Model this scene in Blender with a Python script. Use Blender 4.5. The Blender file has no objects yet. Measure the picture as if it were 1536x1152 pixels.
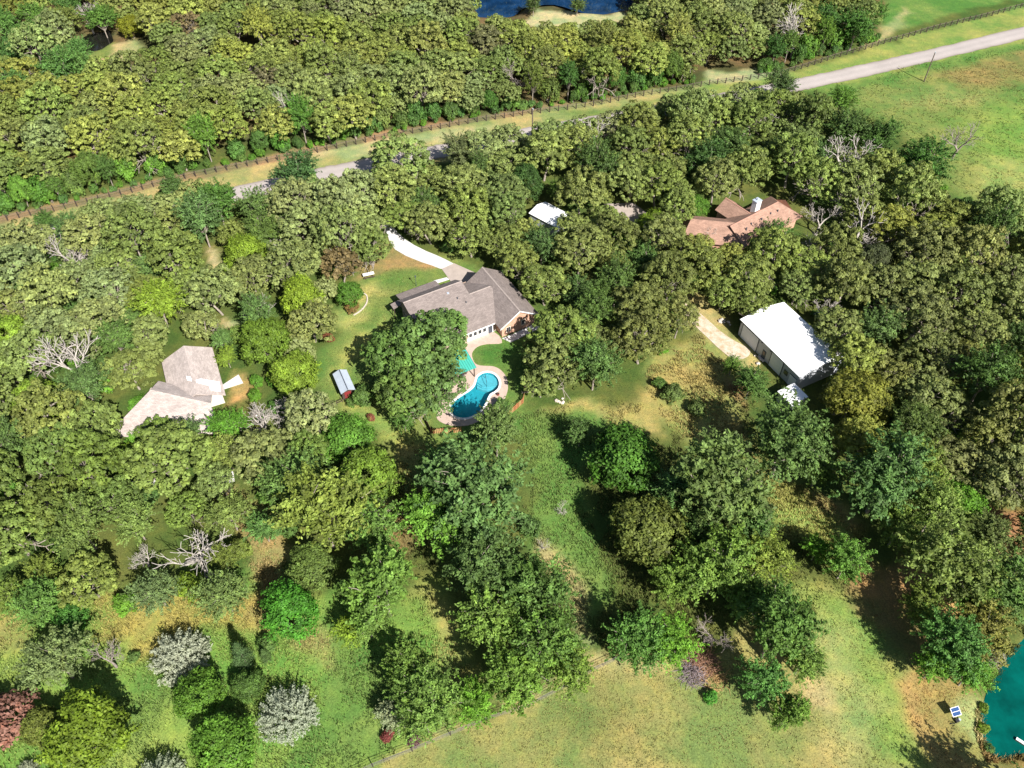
import bpy, bmesh, math, random
import numpy as np
from mathutils import Vector, Matrix, noise as mnoise

# ------------------------------------------------------------------ camera, sky, sun, exposure
scene = bpy.context.scene
CAM_H = 110.0
F = 1241.0                        # focal length in pixels of the 1536 px wide photograph
PITCH = math.radians(47.5)
cam_d = bpy.data.cameras.new('camera'); cam = bpy.data.objects.new('camera', cam_d)
scene.collection.objects.link(cam)
cam.location = (0, 0, CAM_H); cam.rotation_euler = (math.radians(90) - PITCH, 0, 0)
cam_d.sensor_width = 36.0; cam_d.lens = 36.0 * F / 1536.0
cam_d.clip_end = 6000.0
scene.camera = cam
SUN_ELEV, SUN_AZ = 42.0, 147.0    # azimuth clockwise from +Y
world = bpy.data.worlds.new('World'); scene.world = world; world.use_nodes = True
wn = world.node_tree
sky = wn.nodes.new('ShaderNodeTexSky'); sky.sky_type = 'NISHITA'; sky.sun_disc = False
sky.sun_elevation = math.radians(SUN_ELEV); sky.sun_rotation = math.radians(SUN_AZ)
bg = wn.nodes['Background']; bg.inputs[1].default_value = 0.052
wn.links.new(sky.outputs[0], bg.inputs[0])
sun_d = bpy.data.lights.new('sun', 'SUN'); sun_d.energy = 5.0; sun_d.angle = math.radians(0.5)
sun_d.color = (1.0, 0.95, 0.87)
sun = bpy.data.objects.new('sun', sun_d); scene.collection.objects.link(sun)
_e, _a = math.radians(SUN_ELEV), math.radians(SUN_AZ)
sdir = Vector((math.cos(_e) * math.sin(_a), math.cos(_e) * math.cos(_a), math.sin(_e)))
sun.rotation_euler = sdir.to_track_quat('Z', 'Y').to_euler(); sun.location = sdir * 300
vs = scene.view_settings
vs.view_transform = 'Standard'; vs.look = 'None'; vs.gamma = 1.0; vs.exposure = 1.12; vs.use_curve_mapping = False
scene.render.resolution_x, scene.render.resolution_y = 1024, 768

rng = np.random.default_rng(7); random.seed(7)
COL = scene.collection

# ------------------------------------------------------------------ pixel <-> place
_c, _s = math.cos(PITCH), math.sin(PITCH)
def G(x, y, z=0.0):
    u = (x - 768) / F; v = (576 - y) / F
    d = (u, _c + v * _s, -_s + v * _c); t = (z - CAM_H) / d[2]
    return (d[0] * t, d[1] * t)
def PR(X, Y, Z=0.0):
    w = Y * _c - (Z - CAM_H) * _s; up = Y * _s + (Z - CAM_H) * _c
    return 768 + F * X / w, 576 - F * up / w, F / w
def G3(x, y, z=0.0): p = G(x, y, z); return (p[0], p[1], z)
def inside(poly, x, y):
    r = False; j = len(poly) - 1
    for i in range(len(poly)):
        xi, yi = poly[i]; xj, yj = poly[j]
        if (yi > y) != (yj > y) and x < (xj - xi) * (y - yi) / (yj - yi) + xi: r = not r
        j = i
    return r
def sdist(poly, X, Y):
    """signed distance (negative inside) of arrays X, Y to a polygon"""
    d = np.full(X.shape, 1e9); ins = np.zeros(X.shape, bool); n = len(poly)
    for i in range(n):
        ax, ay = poly[i]; bx, by = poly[(i + 1) % n]
        ex, ey = bx - ax, by - ay; L = ex * ex + ey * ey + 1e-9
        t = np.clip(((X - ax) * ex + (Y - ay) * ey) / L, 0, 1)
        d = np.minimum(d, np.hypot(X - ax - t * ex, Y - ay - t * ey))
        c = (ay > Y) != (by > Y)
        with np.errstate(divide='ignore', invalid='ignore'):
            ins ^= c & (X < (bx - ax) * (Y - ay) / (by - ay + 1e-12) + ax)
    return np.where(ins, -d, d)
def smooth_loop(pts, n=6):
    out = []; m = len(pts)
    for i in range(m):
        p0, p1, p2, p3 = [np.array(pts[(i + k) % m], float) for k in (-1, 0, 1, 2)]
        for k in range(n):
            t = k / n
            out.append(tuple(0.5 * (2 * p1 + (p2 - p0) * t + (2 * p0 - 5 * p1 + 4 * p2 - p3) * t * t + (3 * p1 - p0 - 3 * p2 + p3) * t ** 3)))
    return out
def smooth_line(pts, n=8):
    out = []; m = len(pts)
    for i in range(m - 1):
        p0, p1, p2, p3 = [np.array(pts[min(max(i + k, 0), m - 1)], float) for k in (-1, 0, 1, 2)]
        for k in range(n):
            t = k / n
            out.append(tuple(0.5 * (2 * p1 + (p2 - p0) * t + (2 * p0 - 5 * p1 + 4 * p2 - p3) * t * t + (3 * p1 - p0 - 3 * p2 + p3) * t ** 3)))
    out.append(tuple(pts[-1])); return out

# ------------------------------------------------------------------ materials
class NT:
    def __init__(self, name):
        self.m = bpy.data.materials.new(name); self.m.use_nodes = True
        self.t = self.m.node_tree; self.b = self.t.nodes['Principled BSDF']
        self.out = self.t.nodes['Material Output']
    def n(self, k, **kw):
        o = self.t.nodes.new('ShaderNode' + k)
        for a, v in kw.items(): setattr(o, a, v)
        return o
    def l(self, a, b): self.t.links.new(a, b)
    def noise(self, scale, detail=4, rough=.6, vec=None):
        o = self.n('TexNoise'); o.inputs['Scale'].default_value = scale
        o.inputs['Detail'].default_value = detail; o.inputs['Roughness'].default_value = rough
        if vec is not None: self.l(vec, o.inputs['Vector'])
        return o
    def ramp(self, fac, stops):
        r = self.n('ValToRGB'); e = r.color_ramp.elements
        while len(e) < len(stops): e.new(0.5)
        for k, (p, c) in enumerate(stops):
            e[k].position = p; e[k].color = (c[0], c[1], c[2], 1) if hasattr(c, '__len__') else (c, c, c, 1)
        self.l(fac, r.inputs[0]); return r
    def mix(self, fac, a, b, mode='MIX'):
        o = self.n('MixRGB', blend_type=mode)
        for s, v in ((0, fac), (1, a), (2, b)):
            if hasattr(v, 'is_linked') or hasattr(v, 'links'): self.l(v, o.inputs[s])
            elif hasattr(v, '__len__'): o.inputs[s].default_value = (v[0], v[1], v[2], 1)
            else: o.inputs[s].default_value = v
        return o.outputs[0]
    def bump(self, h, strength=.3, dist=.05):
        b = self.n('Bump'); b.inputs['Strength'].default_value = strength; b.inputs['Distance'].default_value = dist
        self.l(h, b.inputs['Height']); self.l(b.outputs[0], self.b.inputs['Normal'])

def surf(name, col, rough=.8, vary=.25, scale=2.0, spec=.3, bump=.0, metallic=0.0, fine=12.0):
    """plain surface with stains at two sizes"""
    q = NT(name); tc = q.n('TexCoord')
    a = q.noise(scale, 5, .65, tc.outputs['Object']); b = q.noise(scale * fine, 3, .6, tc.outputs['Object'])
    c1 = q.ramp(a.outputs[0], [(.3, [x * (1 - vary) for x in col]), (.7, [min(1, x * (1 + vary)) for x in col])])
    c2 = q.ramp(b.outputs[0], [(.3, 1 - vary * .6), (.7, 1 + vary * .3)])
    q.l(q.mix(1.0, c1.outputs[0], c2.outputs[0], 'MULTIPLY'), q.b.inputs['Base Color'])
    q.b.inputs['Roughness'].default_value = rough; q.b.inputs['Metallic'].default_value = metallic
    q.b.inputs['Specular IOR Level'].default_value = spec
    if bump: q.bump(b.outputs[0], bump, .03)
    return q.m

def shingle(name, col, seed=0):
    """asphalt shingle courses running along the eaves, blotched"""
    q = NT(name); tc = q.n('TexCoord')
    br = q.n('TexBrick'); br.inputs['Scale'].default_value = 1.0
    br.inputs['Brick Width'].default_value = .55; br.inputs['Row Height'].default_value = .22
    br.inputs['Mortar Size'].default_value = .014
    br.inputs['Color1'].default_value = (*[x * .86 for x in col], 1); br.inputs['Color2'].default_value = (*[min(1, x * 1.14) for x in col], 1)
    br.inputs['Mortar'].default_value = (*[x * .6 for x in col], 1)
    q.l(tc.outputs['UV'], br.inputs['Vector'])
    a = q.noise(.7, 5, .65, tc.outputs['Object']); r = q.ramp(a.outputs[0], [(.3, .82), (.72, 1.14)])
    b = q.noise(9, 3, .7, tc.outputs['Object']); r2 = q.ramp(b.outputs[0], [(.3, .86), (.7, 1.1)])
    c = q.mix(1, br.outputs[0], r.outputs[0], 'MULTIPLY')
    q.l(q.mix(1, c, r2.outputs[0], 'MULTIPLY'), q.b.inputs['Base Color'])
    q.b.inputs['Roughness'].default_value = .9; q.b.inputs['Specular IOR Level'].default_value = .2
    q.bump(br.outputs[1], .3, -.02)
    return q.m

def brick(name, c1, c2):
    q = NT(name); tc = q.n('TexCoord')
    br = q.n('TexBrick'); br.inputs['Scale'].default_value = 1.0
    br.inputs['Brick Width'].default_value = .24; br.inputs['Row Height'].default_value = .08; br.inputs['Mortar Size'].default_value = .008
    br.inputs['Color1'].default_value = (*c1, 1); br.inputs['Color2'].default_value = (*c2, 1); br.inputs['Mortar'].default_value = (.42, .36, .3, 1)
    q.l(tc.outputs['UV'], br.inputs['Vector'])
    a = q.noise(1.5, 5, .6, tc.outputs['Object']); r = q.ramp(a.outputs[0], [(.3, .8), (.7, 1.15)])
    q.l(q.mix(1, br.outputs[0], r.outputs[0], 'MULTIPLY'), q.b.inputs['Base Color'])
    q.b.inputs['Roughness'].default_value = .85; q.bump(br.outputs[1], .4, -.01)
    return q.m

def leaf(name, trans=.26, rough=.62, var=.5, dry=(1.15, 1.04, .7)):
    """leaf cards: tint from the object's colour, patchy in the crown, some light passing through"""
    q = NT(name); tc = q.n('TexCoord'); oi = q.n('ObjectInfo')
    a = q.noise(.55, 3, .6, tc.outputs['Object'])
    at = q.n('Attribute'); at.attribute_name = 'lv'
    r = q.ramp(a.outputs[0], [(.35, 1 - var * .7), (.65, 1 + var * .6)])
    r2 = q.ramp(at.outputs['Fac'], [(0, 1 - var), (1, 1 + var)])
    c = q.mix(1, oi.outputs['Color'], r.outputs[0], 'MULTIPLY'); c = q.mix(1, c, r2.outputs[0], 'MULTIPLY')
    b = q.noise(1.3, 2, .5, tc.outputs['Object']); f = q.ramp(b.outputs[0], [(.5, 0), (.75, .7)])
    c = q.mix(f.outputs[0], c, q.mix(1, c, dry, 'MULTIPLY'))
    q.l(c, q.b.inputs['Base Color']); q.b.inputs['Roughness'].default_value = rough
    q.b.inputs['Specular IOR Level'].default_value = .22
    tr = q.n('BsdfTranslucent'); q.l(q.mix(1, c, (1.1, 1.25, .6), 'MULTIPLY'), tr.inputs[0])
    mx = q.n('MixShader'); mx.inputs[0].default_value = trans
    q.l(q.b.outputs[0], mx.inputs[1]); q.l(tr.outputs[0], mx.inputs[2]); q.l(mx.outputs[0], q.out.inputs[0])
    return q.m

M = {}
M['leaf'] = leaf('foliage'); M['silver'] = leaf('silvery_foliage', .2, .6, .2, (1.0, .98, .85)); M['dryleaf'] = leaf('dry_foliage', .2, .7, .4, (1.2, .8, .6))
M['bark'] = surf('bark', (.27, .235, .20), .9, .35, 1.5, .2, .4)
M['deadwood'] = surf('weathered_dead_wood', (.36, .33, .30), .85, .3, 1.2, .2, .3)
M['darkwood'] = surf('dark_dead_wood', (.22, .19, .17), .85, .3, 1.2, .2, .3)
M['roof_main'] = shingle('grey_brown_shingles', (.215, .180, .168)); M['roof_tan'] = shingle('pinkish_tan_shingles', (.42, .36, .335))
M['roof_terra'] = shingle('terracotta_shingles', (.30, .185, .140))
M['ridge_main'] = surf('ridge_cap_shingle', (.29, .245, .225), .9, .2); M['ridge_terra'] = surf('ridge_cap_terracotta', (.36, .2, .15), .9, .2)
M['brick'] = brick('red_brick', (.45, .21, .13), (.52, .28, .18)); M['brick_dark'] = brick('brown_brick', (.22, .15, .12), (.27, .19, .15))
M['white'] = surf('white_paint', (.78, .78, .77), .5, .06, 1.0); M['trim'] = surf('cream_trim', (.62, .56, .48), .6, .1)
M['metal_white'] = surf('white_metal_sheet', (.80, .81, .83), .38, .05, .5, .5); M['metal_wall'] = surf('grey_metal_wall', (.40, .42, .46), .5, .08, .6, .5)
M['door_white'] = surf('rollup_door_paint', (.72, .74, .77), .45, .06, .8); M['dark_trim'] = surf('dark_trim', (.06, .07, .09), .5, .2)
M['metal_grey'] = surf('galvanised_sheet', (.36, .41, .48), .4, .1, 1.0, .5); M['green_metal'] = surf('green_metal_sheet', (.05, .33, .27), .4, .1, 1.0, .5)
M['green_rib'] = surf('green_seam', (.03, .22, .19), .4, .1)
M['redwood'] = surf('stained_cedar_wood', (.36, .15, .07), .75, .35, 3.0, .2, .2); M['yellowwood'] = surf('raw_pine_wood', (.42, .27, .12), .75, .3, 3.0, .2, .2)
M['brownwood'] = surf('dark_stained_wood', (.07, .05, .04), .8, .3, 3.0, .2)
M['postwood'] = surf('creosoted_post', (.055, .042, .035), .85, .3, 3.0, .2); M['railwood'] = surf('grey_brown_rail', (.13, .10, .09), .85, .3, 3.0, .2)
M['pole'] = surf('utility_pole_wood', (.11, .085, .07), .85, .3, 2.0); M['wire'] = surf('wire', (.12, .11, .11), .5, .1, 2, .4)
M['concrete'] = surf('pale_concrete', (.52, .51, .51), .85, .10, .8, .2, .15); M['concrete_tan'] = surf('tan_concrete', (.34, .29, .26), .85, .12, .8, .2, .15)
M['deck'] = surf('pinkish_pool_deck', (.42, .325, .275), .85, .13, 1.0, .2, .15); M['coping'] = surf('white_pool_coping', (.74, .72, .70), .7, .06)
M['plaster'] = surf('blue_pool_plaster', (.09, .40, .46), .6, .12, 1.2); M['step'] = surf('pale_pool_step', (.36, .56, .62), .6, .08)
M['steel'] = surf('stainless_tube', (.5, .5, .52), .25, .05, 1, .5, 0, 1.0); M['red'] = surf('red_paint', (.20, .03, .03), .5, .2)
M['solar'] = surf('solar_cell', (.02, .06, .17), .15, .15, 3, .6); M['rubber'] = surf('black_plastic', (.03, .03, .035), .5, .2)
M['stone'] = surf('pale_stone', (.50, .44, .38), .9, .25, 2, .2, .4); M['brush'] = surf('brown_brushwood', (.30, .17, .11), .9, .35, 2.5, .2)
M['brush_grey'] = surf('grey_brushwood', (.22, .18, .19), .9, .35, 2.5, .2); M['foam'] = surf('grey_plaster', (.3, .29, .28), .8)
def glass_mat():
    q = NT('window_glass'); q.b.inputs['Base Color'].default_value = (.02, .03, .04, 1); q.b.inputs['Roughness'].default_value = .08
    q.b.inputs['Specular IOR Level'].default_value = .8; return q.m
M['glass'] = glass_mat()
def road_mat():
    q = NT('chip_seal_gravel'); tc = q.n('TexCoord')
    a = q.noise(.12, 5, .6, tc.outputs['Object']); b = q.noise(6, 4, .7, tc.outputs['Object'])
    at = q.n('Attribute'); at.attribute_name = 'across'
    c = q.ramp(a.outputs[0], [(.3, (.29, .262, .25)), (.7, (.36, .325, .31))])
    tr = q.ramp(at.outputs['Fac'], [(0, (.42, .36, .28)), (.12, (.9, .88, .86)), (.28, (1.08, 1.06, 1.06)), (.5, (.93, .92, .92)), (.72, (1.08, 1.06, 1.06)), (.88, (.9, .88, .86)), (1, (.42, .36, .28))])
    r = q.ramp(b.outputs[0], [(.25, .84), (.75, 1.12)])
    x = q.mix(.7, c.outputs[0], q.mix(1, c.outputs[0], tr.outputs[0], 'MULTIPLY'))
    q.l(q.mix(1, x, r.outputs[0], 'MULTIPLY'), q.b.inputs['Base Color']); q.b.inputs['Roughness'].default_value = .9
    q.bump(b.outputs[0], .3, .02); return q.m
M['road'] = road_mat()
def water_mat(name, col, rough=.06, wave=1.5, strength=.08):
    q = NT(name); tc = q.n('TexCoord'); a = q.noise(.25, 4, .6, tc.outputs['Object'])
    r = q.ramp(a.outputs[0], [(.3, [x * .5 for x in col]), (.7, [x * 1.25 for x in col])])
    q.l(r.outputs[0], q.b.inputs['Base Color']); q.b.inputs['Roughness'].default_value = rough
    q.b.inputs['IOR'].default_value = 1.33
    b = q.noise(wave, 3, .6, tc.outputs['Object']); q.bump(b.outputs[0], strength, .05); return q.m
M['pond_teal'] = water_mat('teal_pond_water', (.0, .080, .066)); M['pond_blue'] = water_mat('blue_pond_water', (.006, .03, .085)); M['pond_dark'] = water_mat('dark_pond_water', (.012, .012, .01))
def pool_water():
    q = NT('clear_pool_water'); tr = q.n('BsdfTransparent'); tr.inputs[0].default_value = (.50, .90, .95, 1)
    gl = q.n('BsdfGlossy'); gl.inputs['Roughness'].default_value = .03
    tc = q.n('TexCoord'); b = q.noise(2.2, 3, .6, tc.outputs['Object']); bp = q.n('Bump'); bp.inputs['Strength'].default_value = .12
    q.l(b.outputs[0], bp.inputs['Height']); q.l(bp.outputs[0], gl.inputs['Normal'])
    fr = q.n('Fresnel'); fr.inputs[0].default_value = 1.33; q.l(bp.outputs[0], fr.inputs['Normal'])
    mx = q.n('MixShader'); q.l(fr.outputs[0], mx.inputs[0]); q.l(tr.outputs[0], mx.inputs[1]); q.l(gl.outputs[0], mx.inputs[2])
    q.l(mx.outputs[0], q.out.inputs[0]); return q.m
M['pool_water'] = pool_water()
def ground_mat():
    q = NT('meadow_soil_and_grass'); tc = q.n('TexCoord'); at = q.n('Attribute'); at.attribute_name = 'soil'
    big = q.noise(.09, 5, .62, tc.outputs['Object']); mid = q.noise(.55, 5, .65, tc.outputs['Object']); fine = q.noise(4.5, 4, .7, tc.outputs['Object'])
    f1 = q.ramp(big.outputs[0], [(.40, 0), (.66, 1)]); f2 = q.ramp(mid.outputs[0], [(.46, 0), (.60, 1)])
    base = at.outputs['Color']
    dry = q.mix(1, base, (1.32, 1.14, 1.0), 'MULTIPLY'); lush = q.mix(1, base, (.55, .84, .58), 'MULTIPLY')
    c = q.mix(q.mix(1, f1.outputs[0], (.8, .8, .8), 'MULTIPLY'), lush, dry)
    c = q.mix(q.mix(1, f2.outputs[0], (.6, .6, .6), 'MULTIPLY'), c, q.mix(1, c, (1.35, 1.25, 1.1), 'MULTIPLY'))
    r = q.ramp(fine.outputs[0], [(.25, .5), (.75, 1.35)])
    q.l(q.mix(1, c, r.outputs[0], 'MULTIPLY'), q.b.inputs['Base Color'])
    q.b.inputs['Roughness'].default_value = .95; q.b.inputs['Specular IOR Level'].default_value = .1
    q.bump(fine.outputs[0], .6, .12); return q.m
M['ground'] = ground_mat()
def grass_mat():
    q = NT('grass_blades'); at = q.n('Attribute'); at.attribute_name = 'soil'
    q.l(at.outputs['Color'], q.b.inputs['Base Color']); q.b.inputs['Roughness'].default_value = .6; q.b.inputs['Specular IOR Level'].default_value = .25
    tr = q.n('BsdfTranslucent'); q.l(at.outputs['Color'], tr.inputs[0]); mx = q.n('MixShader'); mx.inputs[0].default_value = .3
    q.l(q.b.outputs[0], mx.inputs[1]); q.l(tr.outputs[0], mx.inputs[2]); q.l(mx.outputs[0], q.out.inputs[0]); return q.m
M['grass'] = grass_mat()

# ------------------------------------------------------------------ object helpers
def tag(o, label=None, cat=None, group=None, kind=None):
    if label: o['label'] = label
    if cat: o['category'] = cat
    if group: o['group'] = group
    if kind: o['kind'] = kind
    return o
def empty(name, loc, rz=0.0):
    o = bpy.data.objects.new(name, None); COL.objects.link(o); o.location = loc; o.rotation_euler = (0, 0, rz); o.empty_display_size = .3
    return o
def link(name, me, mat=None, parent=None, loc=None):
    if mat is not None and not me.materials: me.materials.append(mat)
    o = bpy.data.objects.new(name, me); COL.objects.link(o)
    if parent is not None: o.parent = parent
    if loc is not None: o.location = loc
    return o
def mesh_np(name, V, faces, nside=4):
    """fast mesh from arrays: V (n,3), faces (m,nside)"""
    V = np.asarray(V, np.float32); Fc = np.asarray(faces, np.int32)
    me = bpy.data.meshes.new(name); me.vertices.add(len(V)); me.vertices.foreach_set('co', V.ravel())
    me.loops.add(Fc.size); me.loops.foreach_set('vertex_index', Fc.ravel())
    me.polygons.add(len(Fc)); me.polygons.foreach_set('loop_start', np.arange(0, Fc.size, nside, dtype=np.int32))
    me.polygons.foreach_set('loop_total', np.full(len(Fc), nside, np.int32))
    me.update(calc_edges=True); return me
class MB:
    """collects boxes, slabs, tubes; build() makes ONE mesh object, with wall UVs in metres"""
    def __init__(s): s.v = []; s.f = []; s.u = []
    def face(s, pts, uv=None):
        i = len(s.v); s.v += [tuple(p) for p in pts]; s.f.append(tuple(range(i, i + len(pts))))
        if uv is None:
            n = Vector((0, 0, 0)); P = [Vector(p) for p in pts]
            for k in range(1, len(P) - 1): n += (P[k] - P[0]).cross(P[k + 1] - P[0])
            n = n.normalized() if n.length > 1e-9 else Vector((0, 0, 1))
            h = Vector((0, 0, 1)).cross(n)
            h = h.normalized() if h.length > 1e-3 else Vector((1, 0, 0))
            w = n.cross(h); uv = [(p.dot(h), p.dot(w)) for p in P]
        s.u += uv; return s
    def box(s, x0, x1, y0, y1, z0, z1):
        a, b, c, d = (x0, y0), (x1, y0), (x1, y1), (x0, y1)
        B = [(p[0], p[1], z0) for p in (a, b, c, d)]; T = [(p[0], p[1], z1) for p in (a, b, c, d)]
        s.face(B[::-1]); s.face(T)
        for i in range(4): j = (i + 1) % 4; s.face([B[i], B[j], T[j], T[i]])
        return s
    def slab(s, pts, t):
        """polygon pts with thickness t straight down"""
        n = Vector((0, 0, 0)); P = [Vector(p) for p in pts]
        for k in range(1, len(P) - 1): n += (P[k] - P[0]).cross(P[k + 1] - P[0])
        if n.z < 0: P = P[::-1]
        Q = [p - Vector((0, 0, t)) for p in P]
        s.face(P); s.face(Q[::-1]); m = len(P)
        for i in range(m): j = (i + 1) % m; s.face([Q[i], Q[j], P[j], P[i]])
        return s
    def tube(s, p0, p1, r0, r1=None, n=6, cap=True):
        r1 = r0 if r1 is None else r1
        p0, p1 = Vector(p0), Vector(p1); d = (p1 - p0).normalized()
        a = d.orthogonal().normalized(); b = d.cross(a)
        A = [p0 + (a * math.cos(2 * math.pi * k / n) + b * math.sin(2 * math.pi * k / n)) * r0 for k in range(n)]
        B = [p1 + (a * math.cos(2 * math.pi * k / n) + b * math.sin(2 * math.pi * k / n)) * r1 for k in range(n)]
        for k in range(n): j = (k + 1) % n; s.face([A[k], A[j], B[j], B[k]])
        if cap: s.face(A[::-1]); s.face(B)
        return s
    def mesh(s, name, mat=None):
        me = bpy.data.meshes.new(name); me.from_pydata(s.v, [], s.f); me.update()
        uv = me.uv_layers.new(name='UVMap'); idx = [0] * (len(me.loops) * 2); me.loops.foreach_get('vertex_index', vi := [0] * len(me.loops))
        for k, i in enumerate(vi): idx[2 * k] = s.u[i][0]; idx[2 * k + 1] = s.u[i][1]
        uv.data.foreach_set('uv', idx)
        if mat: me.materials.append(mat)
        return me
    def build(s, name, mat, parent=None, loc=None): return link(name, s.mesh(name, mat), None, parent, loc)
def part(name, mat, parent, **k):
    m = MB()
    if 'box' in k: m.box(*k['box'])
    if 'slab' in k: m.slab(*k['slab'])
    if 'tube' in k: m.tube(*k['tube'])
    return m.build(name, M[mat] if isinstance(mat, str) else mat, parent)
def poly_sheet(name, pts, z, mat, hole=None, kind='structure', depth=.0):
    """flat sheet of any outline (with a hole), optionally with a skirt going down"""
    bm = bmesh.new(); loops = []
    for L in ([pts] if hole is None else [pts, hole]):
        vs_ = [bm.verts.new((p[0], p[1], z)) for p in L]
        loops.append(vs_)
        for i in range(len(vs_)): bm.edges.new((vs_[i], vs_[(i + 1) % len(vs_)]))
    bmesh.ops.triangle_fill(bm, use_beauty=True, edges=bm.edges[:])
    bmesh.ops.recalc_face_normals(bm, faces=bm.faces[:])
    if bm.faces and sum(f.normal.z for f in bm.faces) < 0: bmesh.ops.reverse_faces(bm, faces=bm.faces[:])
    if depth:
        for vs_ in loops:
            lo = [bm.verts.new((v.co.x, v.co.y, z - depth)) for v in vs_]
            for i in range(len(vs_)): j = (i + 1) % len(vs_); bm.faces.new((vs_[j], vs_[i], lo[i], lo[j]))
    me = bpy.data.meshes.new(name); bm.to_mesh(me); bm.free(); me.materials.append(mat)
    o = bpy.data.objects.new(name, me); COL.objects.link(o)
    if kind: o['kind'] = kind
    return o
def px_poly(pts, z=0.0): return [G(x, y, z) for x, y in pts]

# ------------------------------------------------------------------ outlines shared by ground, water and planting (photo pixels)
POND_TEAL = [(1560, 950), (1520, 985), (1503, 1012), (1488, 1042), (1480, 1075), (1481, 1105), (1491, 1131), (1512, 1134), (1545, 1118), (1640, 1120), (1720, 1040), (1650, 950)]
POND_BLUE = [(700, -22), (712, 4), (720, 22), (748, 24), (775, 20), (790, 9), (830, 5), (868, 16), (905, 18), (940, 12), (960, -20), (830, -34)]
POND_DARK = [(112, 62), (135, 50), (162, 45), (166, 60), (148, 72), (130, 74)]
Zp = lambda x, y: (620 + x / 7.2, 500 + y / 7.2)
POOL = [Zp(*p) for p in [(700, 470), (745, 437), (800, 425), (860, 440), (905, 480), (926, 535), (916, 590), (880, 628), (832, 655), (806, 695), (785, 745), (748, 803), (700, 855), (640, 893), (570, 915), (500, 912), (440, 885), (408, 840), (415, 775), (470, 715), (560, 655), (620, 615), (662, 572), (682, 520)]]
pool_w = [G(x, y) for x, y in POOL]
DECK = [(690, 513), (714, 501), (742, 499), (753, 514), (730, 516), (716, 520), (708, 530), (711, 543), (718, 548), (728, 549), (741, 550), (752, 556), (760, 567), (762, 582), (758, 596), (752, 606), (742, 617), (722, 630), (702, 638), (684, 639), (668, 636), (656, 629), (656, 618), (662, 603), (672, 590), (676, 572), (670, 555), (664, 542), (668, 532), (682, 526), (695, 525)]
deck_w = smooth_loop([G(x, y) for x, y in DECK], 3)
ROAD = [(-260, 408), (-60, 374), (150, 333), (370, 287), (512, 256), (650, 229), (760, 207), (870, 187), (1000, 164), (1125, 141), (1212, 124), (1370, 89), (1536, 49), (1680, 14), (1900, -38)]
FENCE_PX = [(-60, 346), (1.6, 333), (20.3, 328.8), (76.8, 318), (130.4, 305.8), (283.2, 267.1), (427.6, 238.4), (488.6, 226), (560, 211.5), (647.9, 195), (760, 176.5), (868.7, 161.8), (975.5, 142.3), (1054.4, 129.3), (1138.8, 117.7), (1170.7, 112.1), (1254, 87.1), (1320, 67.5), (1393.1, 46.8), (1460, 30), (1531.4, 11.5), (1600, -6)]

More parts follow.
